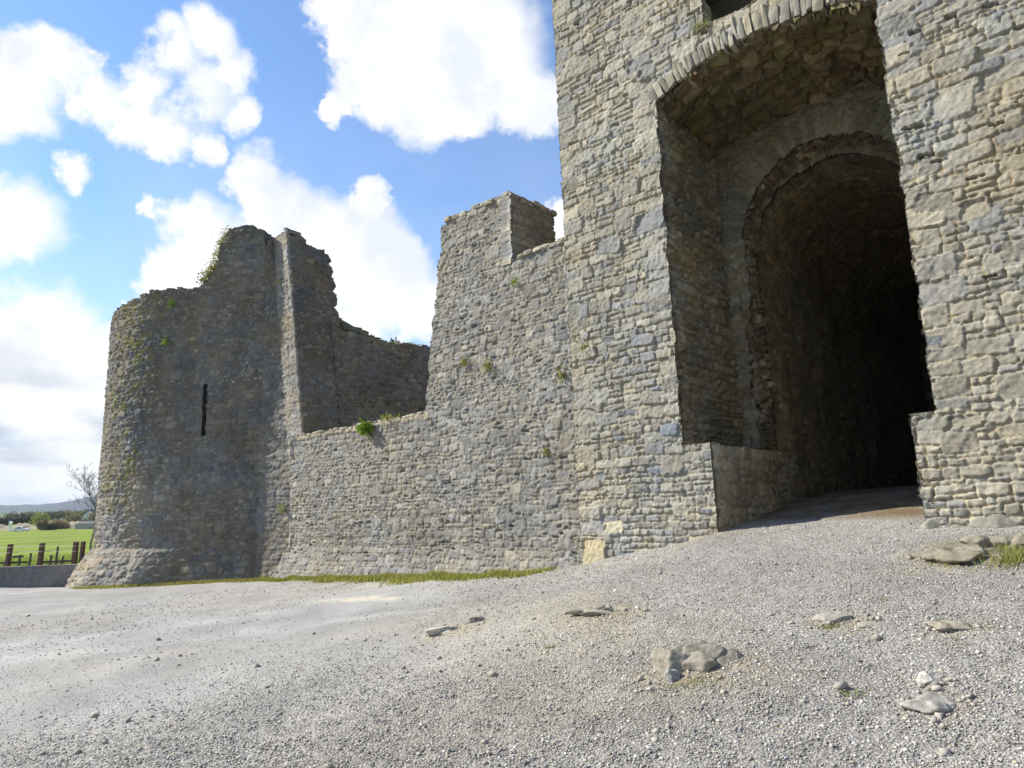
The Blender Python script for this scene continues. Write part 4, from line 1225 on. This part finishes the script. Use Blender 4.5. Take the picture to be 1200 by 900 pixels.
M_FIELD = mat_plain('meadow_grass', (.14, .185, .012), .9, scale=.16, var=.38, spec=.15, bump=.3)
xs = np.concatenate([np.linspace(-600, -60, 20), np.linspace(-55, -11, 45)]); ys = np.concatenate([np.linspace(20.2, 60, 60), np.linspace(63, 330, 60)])
XX, YY = np.meshgrid(xs, ys)
ZF = .53 + .04 * wnoise(XX, YY, 3, 31, 3) + .15 * np.clip((YY - 40) / 160, 0, 1) + 4.0 * np.clip((YY - 225) / 110, 0, 1)
ix = np.arange(XX.size).reshape(XX.shape)
Q = np.stack([ix[:-1, :-1].ravel(), ix[:-1, 1:].ravel(), ix[1:, 1:].ravel(), ix[1:, :-1].ravel()], 1)
tag(make('field', np.stack([XX, YY, ZF], -1).reshape(-1, 3), Q, M_FIELD, None, None, True), kind='structure')
# rough grass on the field edge behind the wall
rng = np.random.default_rng(67)
pts = np.stack([rng.uniform(-24, -11.5, 9000), 20.2 + np.abs(rng.normal(0, 3.5, 9000)), np.full(9000, .52)], 1)
v, f, c = blades(pts, .10, .012, (.20, .29, .03), rng)
tag(make('field_grass', v, f, M_LEAF, None, c), 'bright green meadow grass behind the fence', 'grass', kind='stuff')


def tube(pts, rads, k=6):
    pts = np.asarray(pts, float); n = len(pts); V = []; Fq = []
    for i in range(n):
        d = pts[min(i + 1, n - 1)] - pts[max(i - 1, 0)]; d /= np.linalg.norm(d) + 1e-9
        a = np.cross(d, [0.3, .9, .2]); a /= np.linalg.norm(a) + 1e-9; b = np.cross(d, a)
        for j in range(k):
            w = 2 * math.pi * j / k; V.append(pts[i] + rads[i] * (math.cos(w) * a + math.sin(w) * b))
    for i in range(n - 1):
        for j in range(k):
            Fq.append((i * k + j, i * k + (j + 1) % k, (i + 1) * k + (j + 1) % k, (i + 1) * k + j))
    return V, Fq


def bar(c0, c1, w, dpt):
    """squared post between two points"""
    c0, c1 = np.asarray(c0, float), np.asarray(c1, float)
    V = []
    for c, kf in ((c0, 1.), (c1, .94)):
        for sx, sy in ((-1, -1), (1, -1), (1, 1), (-1, 1)):
            V.append(c + np.array([sx * w / 2 * kf, sy * dpt / 2 * kf, 0]))
    V.append(c1 + np.array([0, 0, .012]))
    return V, [(0, 1, 5, 4), (1, 2, 6, 5), (2, 3, 7, 6), (3, 0, 4, 7), (4, 5, 8), (5, 6, 8), (6, 7, 8), (7, 4, 8), (3, 2, 1, 0)]


M_POST = mat_plain('rusty_timber', (.12, .07, .05), .85, scale=18, var=.4, bump=.4)
M_WIRE = mat_plain('old_wire', (.30, .29, .27), .6, metal=.5)
M_THIN = mat_plain('weathered_stake', (.11, .09, .07), .9, scale=20, var=.3)
fence = thing('fence', 'post and wire fence of rusty brown posts on top of the low grey wall', 'fence', (-14.5, 20.3, .55))
FY = 20.35


def fx(px):      # post positions along the wall
    r = ray(px, 655); k = FY / r[1]
    return k * r[0]


for px, lean, w in ((9, .05, .10), (47, .03, .105), (87, .02, .115), (95, .03, .085)):
    x = fx(px); V, Fc = bar((x, FY, .45), (x + lean, FY, 1.20), w, .12); make('post', V, Fc, M_POST, fence)
for x in (-17.2, -18.6, -20.1):
    V, Fc = bar((x, FY, .45), (x + .03, FY, 1.2), .14, .12); make('post', V, Fc, M_POST, fence)
for px, hh in ((20.5, .30), (33, .34), (57, .27), (64, .50), (71, .22)):
    x = fx(px); V, Fc = bar((x, FY + .06, .45), (x + .03, FY + .06, .58 + hh), .045, .04); make('stake', V, Fc, M_THIN, fence)
for x0, x1, zz in ((-21, fx(30), .63), (fx(48), fx(84), .62), (fx(12), fx(24), .80)):
    V, Fc = bar((x0, FY + .1, zz), (x1, FY + .1, zz), .001, .04)
    V = [(x0, FY + .08, zz), (x1, FY + .08, zz + .01), (x1, FY + .12, zz + .01), (x0, FY + .12, zz), (x0, FY + .08, zz + .06), (x1, FY + .08, zz + .07), (x1, FY + .12, zz + .07), (x0, FY + .12, zz + .06)]
    make('rail', V, [(0, 1, 2, 3), (7, 6, 5, 4), (0, 4, 5, 1), (1, 5, 6, 2), (2, 6, 7, 3), (3, 7, 4, 0)], M_THIN, fence)
for zz in (.95, 1.1):
    V, Fc = tube([(x, FY - .07, zz + .02 * math.sin(x * 2.1)) for x in np.linspace(-21, fx(96), 24)], [.006] * 24, 4); make('wire', V, Fc, M_WIRE, fence)

# bare sapling by the fence
M_BARK = mat_plain('grey_bark', (.15, .135, .12), .9, scale=25, var=.3, bump=.4)
bt = thing('bare_tree', 'thin leafless grey sapling rising beside the left edge of the round tower', 'tree', (0, 0, 0))
_r = ray(106, 646); TB = np.array([_r[0] / _r[1] * 27, 27, .5]); bt.location = tuple(TB)
rng = np.random.default_rng(12); tr_v, tr_f, tw_v, tw_f = [], [], [], []


def addt(store_v, store_f, pts, rads, k):
    V, Fq = tube(pts, rads, k); o = len(store_v); store_v += V; store_f += [tuple(i + o for i in q) for q in Fq]


def grow(p, d, L, r, lev):
    n = 5; pts = [p]; q = p.copy(); dd = d.copy()
    for i in range(n):
        dd = dd + rng.normal(0, .12, 3) + np.array([0, 0, .05]); dd /= np.linalg.norm(dd); q = q + dd * L / n; pts.append(q.copy())
    rads = np.linspace(r, r * .45, n + 1)
    addt(*((tr_v, tr_f) if lev < 1 else (tw_v, tw_f)), pts, rads, 5 if lev < 2 else 3)
    if lev >= 4: return
    for k in range((9, 6, 5, 3)[lev]):
        f_ = rng.uniform(.35, 1.0); i = min(int(f_ * n), n - 1); pp_ = pts[i] + (pts[i + 1] - pts[i]) * (f_ * n - i)
        ax = rng.normal(0, 1, 3); nd = dd * .75 + ax * .62 + np.array([0, 0, .25]); nd /= np.linalg.norm(nd)
        grow(pp_, nd, L * rng.uniform(.38, .6), max(rads[i] * .5, .0055), lev + 1)


grow(TB.copy(), np.array([-.10, 0, 1.0]), 2.5, .042, 0)
make('trunk', tr_v, tr_f, M_BARK, bt); make('crown', tw_v, tw_f, M_BARK, bt)


def far(px, py, Y):
    r = ray(px, py); k = Y / r[1]; return CAM + r * k


M_TRUNK = mat_plain('bush_stem', (.08, .06, .045), .9)


def bush(name, px, py_base, Y, w, h_, col, label, n=1400, leaf=.45, seed=0, cat='bush', group=None, lobes=7):
    rng = np.random.default_rng(seed + 70)
    b = far(px, py_base, Y); o = thing(name, label, cat, tuple(b), group or 'bushes and trees beyond the field')
    pts = []
    for k in range(lobes):
        c = np.array([rng.uniform(-.32, .32) * w, rng.uniform(-.3, .3) * w, h_ * rng.uniform(.35, .72)]); rr_ = rng.uniform(.2, .34) * min(w, h_ * 1.3)
        q = rng.normal(0, 1, (n // lobes, 3)); q /= np.linalg.norm(q, axis=1, keepdims=True); pts.append(c + q * rr_ * rng.uniform(.6, 1.05, (len(q), 1)))
    low_ = rng.uniform(-.5, .5, (n // 4, 3)) * np.array([w * .8, w * .6, h_ * .5]) + np.array([0, 0, h_ * .28]); pts.append(low_)
    pts = np.concatenate(pts); pts[:, 2] = np.abs(pts[:, 2])
    v, f, c = leaf_cloud(pts, np.array([0, 0, .2]), leaf, col, rng, asp=.7)
    make('crown', v + b, f, M_LEAF, o, c)
    V, Fq = [], []
    for k in range(4):
        a = rng.uniform(0, 6.28); pt = [b + np.array([0, 0, -.2]), b + np.array([math.cos(a) * w * .12, math.sin(a) * w * .12, h_ * .3]), b + np.array([math.cos(a) * w * .22, math.sin(a) * w * .22, h_ * .6])]
        v_, f_ = tube(pt, [.14, .09, .04], 5); oo = len(V); V += v_; Fq += [tuple(i + oo for i in q) for q in f_]
    make('trunk', V, Fq, M_TRUNK, o)
    return o


bush('tree', 45.5, 617, 250, 6.6, 5.0, (.22, .25, .045), 'round yellow-green tree beyond the field behind the white car', seed=1, cat='tree')
bush('tree', 88, 617, 262, 7.2, 5.6, (.20, .17, .07), 'olive brown tree beyond the field left of the grey shed', seed=2, cat='tree')
bush('bush', 72, 622, 232, 6.0, 3.6, (.22, .15, .085), 'reddish brown bare bush in the middle of the far hedge', seed=3)
bush('bush', 58.5, 623.5, 222, 3.8, 2.6, (.05, .05, .025), 'dark low bush at the field edge right of the white car', seed=4)
bush('bush', 50, 621, 230, 3.4, 3.2, (.17, .13, .06), 'small brown bush between the white car and the dark low bush', seed=5)
bush('tree', 112, 617, 250, 5, 5, (.19, .17, .09), 'pale brown tree behind the grey shed next to the round tower', seed=6, cat='tree')
# hedge
rng = np.random.default_rng(99); pts = []
for k in range(50):
    px = -60 + k * 2.0; b = far(px, 614.5 - .035 * px, 270); q = rng.normal(0, 1, (110, 3)); pts.append(b + q * np.array([1.2, .8, 1.0]) * .75 + np.array([0, 0, 1.0]))
pts = np.concatenate(pts); v, f, c = leaf_cloud(pts, np.array([0, 0, .2]), .6, (.05, .055, .03), rng, asp=.7)
tag(make('hedge', v, f, M_LEAF, None, c), 'long dark hedge running across the far side of the field at the left', 'hedge', 'hedges beyond the field')
# second, paler hedge line along the slope
pts = []
for k in range(60):
    px = 10 + k * 2.0; b = far(px, 607.5 - .035 * px, 420); q = rng.normal(0, 1, (60, 3)); pts.append(b + q * np.array([2.2, 1.2, 1.2]) + np.array([0, 0, .5]))
pts = np.concatenate(pts); v, f, c = leaf_cloud(pts, np.array([0, 0, .2]), 1.2, (.13, .13, .055), rng, asp=.7)
tag(make('hedge', v, f, M_LEAF, None, c), 'pale olive hedge line on the rising ground below the blue hills', 'hedge', 'hedges beyond the field')
# earth bank by the lane
xs = np.linspace(-40, 8, 25); V = []
for i, dx in enumerate(np.linspace(-24, 16, 41)):
    b = far(36, 621.5, 236); hgt = 2.0 + .6 * math.sin(i * .7) + .3 * math.sin(i * 2.1)
    for (dy, kz) in ((-2.5, -1.2), (-1, .45 * hgt), (1.2, hgt), (3, hgt * .8), (5, -.5)):
        V.append(b + np.array([dx, dy, kz]))
Q = np.array([(i * 5 + j, i * 5 + j + 5, i * 5 + j + 6, i * 5 + j + 1) for i in range(40) for j in range(4)])
tag(make('earth_bank', V, Q, mat_plain('dry_earth', (.25, .22, .15), .95, scale=.6, var=.3, bump=.5), None, None, True), kind='structure')

# grey shed and distant house
M_SHED = mat_plain('grey_render', (.30, .30, .30), .9, scale=.7, var=.15); M_SLATE = mat_plain('dark_slate', (.07, .07, .08), .7, scale=2)
M_PALE = mat_plain('pale_render', (.50, .54, .58), .9, scale=.5, var=.08); M_GLASS = mat_plain('dark_pane', (.03, .035, .04), .2)


def obox(b, x0, x1, y0, y1, z0, z1):
    V = [b + np.array(p) for p in ((x0, y0, z0), (x1, y0, z0), (x1, y1, z0), (x0, y1, z0), (x0, y0, z1), (x1, y0, z1), (x1, y1, z1), (x0, y1, z1))]
    return V, [(3, 2, 1, 0), (4, 5, 6, 7), (0, 1, 5, 4), (1, 2, 6, 5), (2, 3, 7, 6), (3, 0, 4, 7)]


b = far(101, 625, 215); shed = thing('shed', 'long low grey shed with dark roof across the field beside the round tower', 'shed', tuple(b))
V, Fc = obox(b, -3.6, 5.5, 0, 5, -.5, 2.9); make('wall', V, Fc, M_SHED, shed)
V = [b + np.array(p) for p in ((-3.9, -.3, 2.9), (5.8, -.3, 2.9), (5.8, 5.3, 2.9), (-3.9, 5.3, 2.9), (-3.6, 2.5, 3.7), (5.5, 2.5, 3.7))]
make('roof', V, [(0, 1, 5, 4), (2, 3, 4, 5), (1, 2, 5), (3, 0, 4), (3, 2, 1, 0)], M_SLATE, shed)
V, Fc = obox(b, .8, 1.9, -.06, .02, -.5, 1.7); make('door', V, Fc, M_SLATE, shed)
b = far(104, 613, 300); house = thing('house', 'pale bluish gabled house behind the grey shed', 'house', tuple(b))
V, Fc = obox(b, -3.4, 3.4, 0, 8, -1, 2.8); make('wall', V, Fc, M_PALE, house)
V = [b + np.array(p) for p in ((-3.4, 0, 2.805), (3.4, 0, 2.805), (0, 0, 5.6), (-3.4, 8, 2.805), (3.4, 8, 2.805), (0, 8, 5.6))]
make('gable', V, [(0, 1, 2), (4, 3, 5), (0, 3, 4, 1), (0, 2, 5, 3), (1, 4, 5, 2)], M_PALE, house)
V = [b + np.array(p) for p in ((-3.8, -.2, 2.55), (0, -.2, 5.72), (3.8, -.2, 2.55), (-3.8, 8.2, 2.55), (0, 8.2, 5.72), (3.8, 8.2, 2.55), (-3.8, -.2, 2.75), (0, -.2, 5.95), (3.8, -.2, 2.75), (-3.8, 8.2, 2.75), (0, 8.2, 5.95), (3.8, 8.2, 2.75))]
rf = make('roof', V, [(0, 1, 4, 3), (1, 2, 5, 4), (6, 9, 10, 7), (7, 10, 11, 8), (0, 6, 7, 1), (1, 7, 8, 2), (3, 4, 10, 9), (4, 5, 11, 10), (0, 3, 9, 6), (2, 8, 11, 5)], M_SLATE, house)
for xw in (-1.8, 1.0):
    V, Fc = obox(b, xw, xw + .9, -.05, .02, .6, 1.9); make('window', V, Fc, M_GLASS, house)

# white car on the lane
M_CAR = mat_plain('white_car_paint', (.72, .74, .77), .25, spec=.5, var=.03); M_TYRE = mat_plain('tyre_rubber', (.02, .02, .02), .8); M_RIM = mat_plain('alloy', (.5, .5, .5), .35, metal=.8)
M_RED = mat_plain('tail_glass', (.35, .02, .02), .3)
b = far(24.5, 623.2, 212); car = thing('parked_car', 'small white car parked on the lane beyond the green field', 'car', tuple(b))
prof = [(-2.05, .25), (-2.1, .62), (-2.0, .92), (-1.75, .98), (-1.25, 1.40), (-.3, 1.50), (.5, 1.42), (1.15, .98), (1.9, .82), (2.08, .6), (2.05, .28)]
import bmesh
V = []; ne = len(prof)
for y_, k_ in ((-.84, 0), (-.78, 1), (.78, 1), (.84, 0)):
    for x_, z_ in prof:
        zz = z_ if z_ < 1 else (z_ if k_ else z_ * 1)
        V.append(b + np.array([x_, y_ * (.86 if z_ > 1.2 else 1), z_]))
Fc = [tuple(range(ne))[::-1], tuple(range(3 * ne, 4 * ne))]
for r in range(3):
    for i in range(ne):
        a_, c_ = r * ne + i, r * ne + (i + 1) % ne; Fc.append((a_, c_, c_ + ne, a_ + ne))
body = make('body', V, Fc, M_CAR, car)
bv = body.modifiers.new('bevel', 'BEVEL'); bv.width = .05; bv.segments = 2
for sy in (-1, 1):
    yy = sy * .80
    pan = [(-1.45, 1.0), (-1.12, 1.34), (-.25, 1.43), (-.25, 1.0)], [(-.15, 1.0), (-.15, 1.43), (.45, 1.36), (.95, 1.0)]
    for q in pan:
        V = [b + np.array([x_, yy * (.905 if z_ > 1.2 else 1.07) + sy * .015, z_]) for x_, z_ in q] + [b + np.array([x_, yy * .8, z_]) for x_, z_ in q]
        make('side_window', V, [(0, 1, 2, 3), (7, 6, 5, 4), (0, 4, 5, 1), (1, 5, 6, 2), (2, 6, 7, 3), (3, 7, 4, 0)], M_GLASS, car)
for (q0, q1, nm) in (((.55, 1.40), (1.12, 1.01), 'windscreen'), ((-1.27, 1.37), (-1.70, 1.01), 'rear_window')):
    sx = 1 if q0[0] > 0 else -1
    V = []
    for o_ in (.02, -.05):
        V += [b + np.array([q0[0] + sx * o_, -.6, q0[1] + o_]), b + np.array([q0[0] + sx * o_, .6, q0[1] + o_]), b + np.array([q1[0] + sx * o_, .68, q1[1] + o_]), b + np.array([q1[0] + sx * o_, -.68, q1[1] + o_])]
    make(nm, V, [(0, 1, 2, 3), (7, 6, 5, 4), (0, 4, 5, 1), (1, 5, 6, 2), (2, 6, 7, 3), (3, 7, 4, 0)], M_GLASS, car)
for x_ in (-1.3, 1.3):
    for sy in (-1, 1):
        def ringv(r_, y0, y1, k=18):
            V = [b + np.array([x_ + r_ * math.cos(6.2832 * i / k), sy * y0, .31 + r_ * math.sin(6.2832 * i / k)]) for i in range(k)] + [b + np.array([x_ + r_ * math.cos(6.2832 * i / k), sy * y1, .31 + r_ * math.sin(6.2832 * i / k)]) for i in range(k)]
            return V, [tuple(range(k)), tuple(range(k, 2 * k))[::-1]] + [(i, (i + 1) % k, k + (i + 1) % k, k + i) for i in range(k)]
        V, Fc = ringv(.31, .66, .87); wh_ = make('wheel', V, Fc, M_TYRE, car)
        V, Fc = ringv(.2, .80, .885); make('rim', V, Fc, M_RIM, wh_)
for sy in (-1, 1):
    V, Fc = obox(b, 1.9, 2.09, sy * .6 - .16, sy * .6 + .16, .62, .76); make('headlight', V, Fc, M_RIM, car)
    V, Fc = obox(b, -2.11, -1.95, sy * .66 - .1, sy * .66 + .1, .7, .9); make('tail_light', V, Fc, M_RED, car)

# white pillar by the lane
b = far(12, 621.5, 208); pil = thing('white_pillar', 'white upright roadside pillar with cap left of the white car', 'pillar', tuple(b))
M_WHITE = mat_plain('white_paint', (.78, .78, .76), .8, var=.05)
V, Fc = obox(b, -.3, .3, -.3, .3, -.3, 2.1); make('shaft', V, Fc, M_WHITE, pil)
V, Fc = obox(b, -.4, .4, -.4, .4, 2.1, 2.28)
V += [b + np.array((0, 0, 2.8))]; Fc = [f_ for f_ in Fc if f_ != (4, 5, 6, 7)] + [(4, 5, 8), (5, 6, 8), (6, 7, 8), (7, 4, 8)]
make('cap', V, Fc, M_WHITE, pil)

# hills
def hill(name, Y, pts_px, col, seed, depth=900, foot=-20):
    px = np.array([p[0] for p in pts_px], float); py = np.array([p[1] for p in pts_px], float)
    xs = np.linspace(px[0], px[-1], 160); V = []; C = []
    for i, x in enumerate(xs):
        tpt = far(x, np.interp(x, px, py), Y)
        tpt[2] += Y * .0012 * float(wnoise(np.array([x * 1.0]), np.array([seed * 3.1]), 6, seed, 4)[0])
        for kq in np.linspace(0, 1, 12):
            V.append([tpt[0], tpt[1] - depth * (1 - kq), foot + (tpt[2] - foot) * (kq ** 1.15)])
            C.append(0)
        V.append([tpt[0] * 1.3, tpt[1] + depth * .8, foot])
    V = np.array(V); k = 13
    Q = np.array([(i * k + j, (i + 1) * k + j, (i + 1) * k + j + 1, i * k + j + 1) for i in range(len(xs) - 1) for j in range(k - 1)])
    nn = wnoise(V[:, 0], V[:, 1] * .6 + V[:, 2] * 4, Y * .05, seed + 1, 4)[:, None]
    c = np.where(nn > .12, np.array(col[1])[None], np.array(col[0])[None]) * (1 + .25 * nn)
    return tag(make(name, V, Q, M_HILL, None, np.clip(c, .01, .6), True), kind='structure')


hz_m = bpy.data.materials.new('air_haze'); hz_m.use_nodes = True
_t = hz_m.node_tree; _t.nodes.clear(); _o = _t.nodes.new('ShaderNodeOutputMaterial'); _v = _t.nodes.new('ShaderNodeVolumePrincipled')
_v.inputs['Color'].default_value = (.78, .86, 1.0, 1); _v.inputs['Density'].default_value = .00011; _v.inputs['Anisotropy'].default_value = 0.
_t.links.new(_v.outputs[0], _o.inputs['Volume'])
HB = ((-7000, -7000, -25), (7000, 7000, 230))
V = [(HB[i & 1][0], HB[(i >> 1) & 1][1], HB[(i >> 2) & 1][2]) for i in range(8)]
tag(make('haze', V, [(0, 2, 3, 1), (4, 5, 7, 6), (0, 1, 5, 4), (2, 6, 7, 3), (0, 4, 6, 2), (1, 3, 7, 5)], hz_m), 'thin bluish air over the distant hills', 'haze', kind='stuff')
M_HILL = mat_attr('hillside', bump=0, scale=.02, var=.25)
hill('hill', 2600, [(-300, 598), (-100, 595), (0, 592), (48, 591), (71, 589.5), (85, 586.5), (100, 583), (116, 581), (200, 577), (330, 585)], [(.022, .036, .06), (.03, .05, .035)], 201)
hill('hill', 1150, [(-300, 612), (-60, 604), (0, 601), (30, 602.5), (60, 605), (100, 606), (160, 603), (300, 606)], [(.10, .14, .06), (.13, .19, .05)], 202, depth=500, foot=-8)
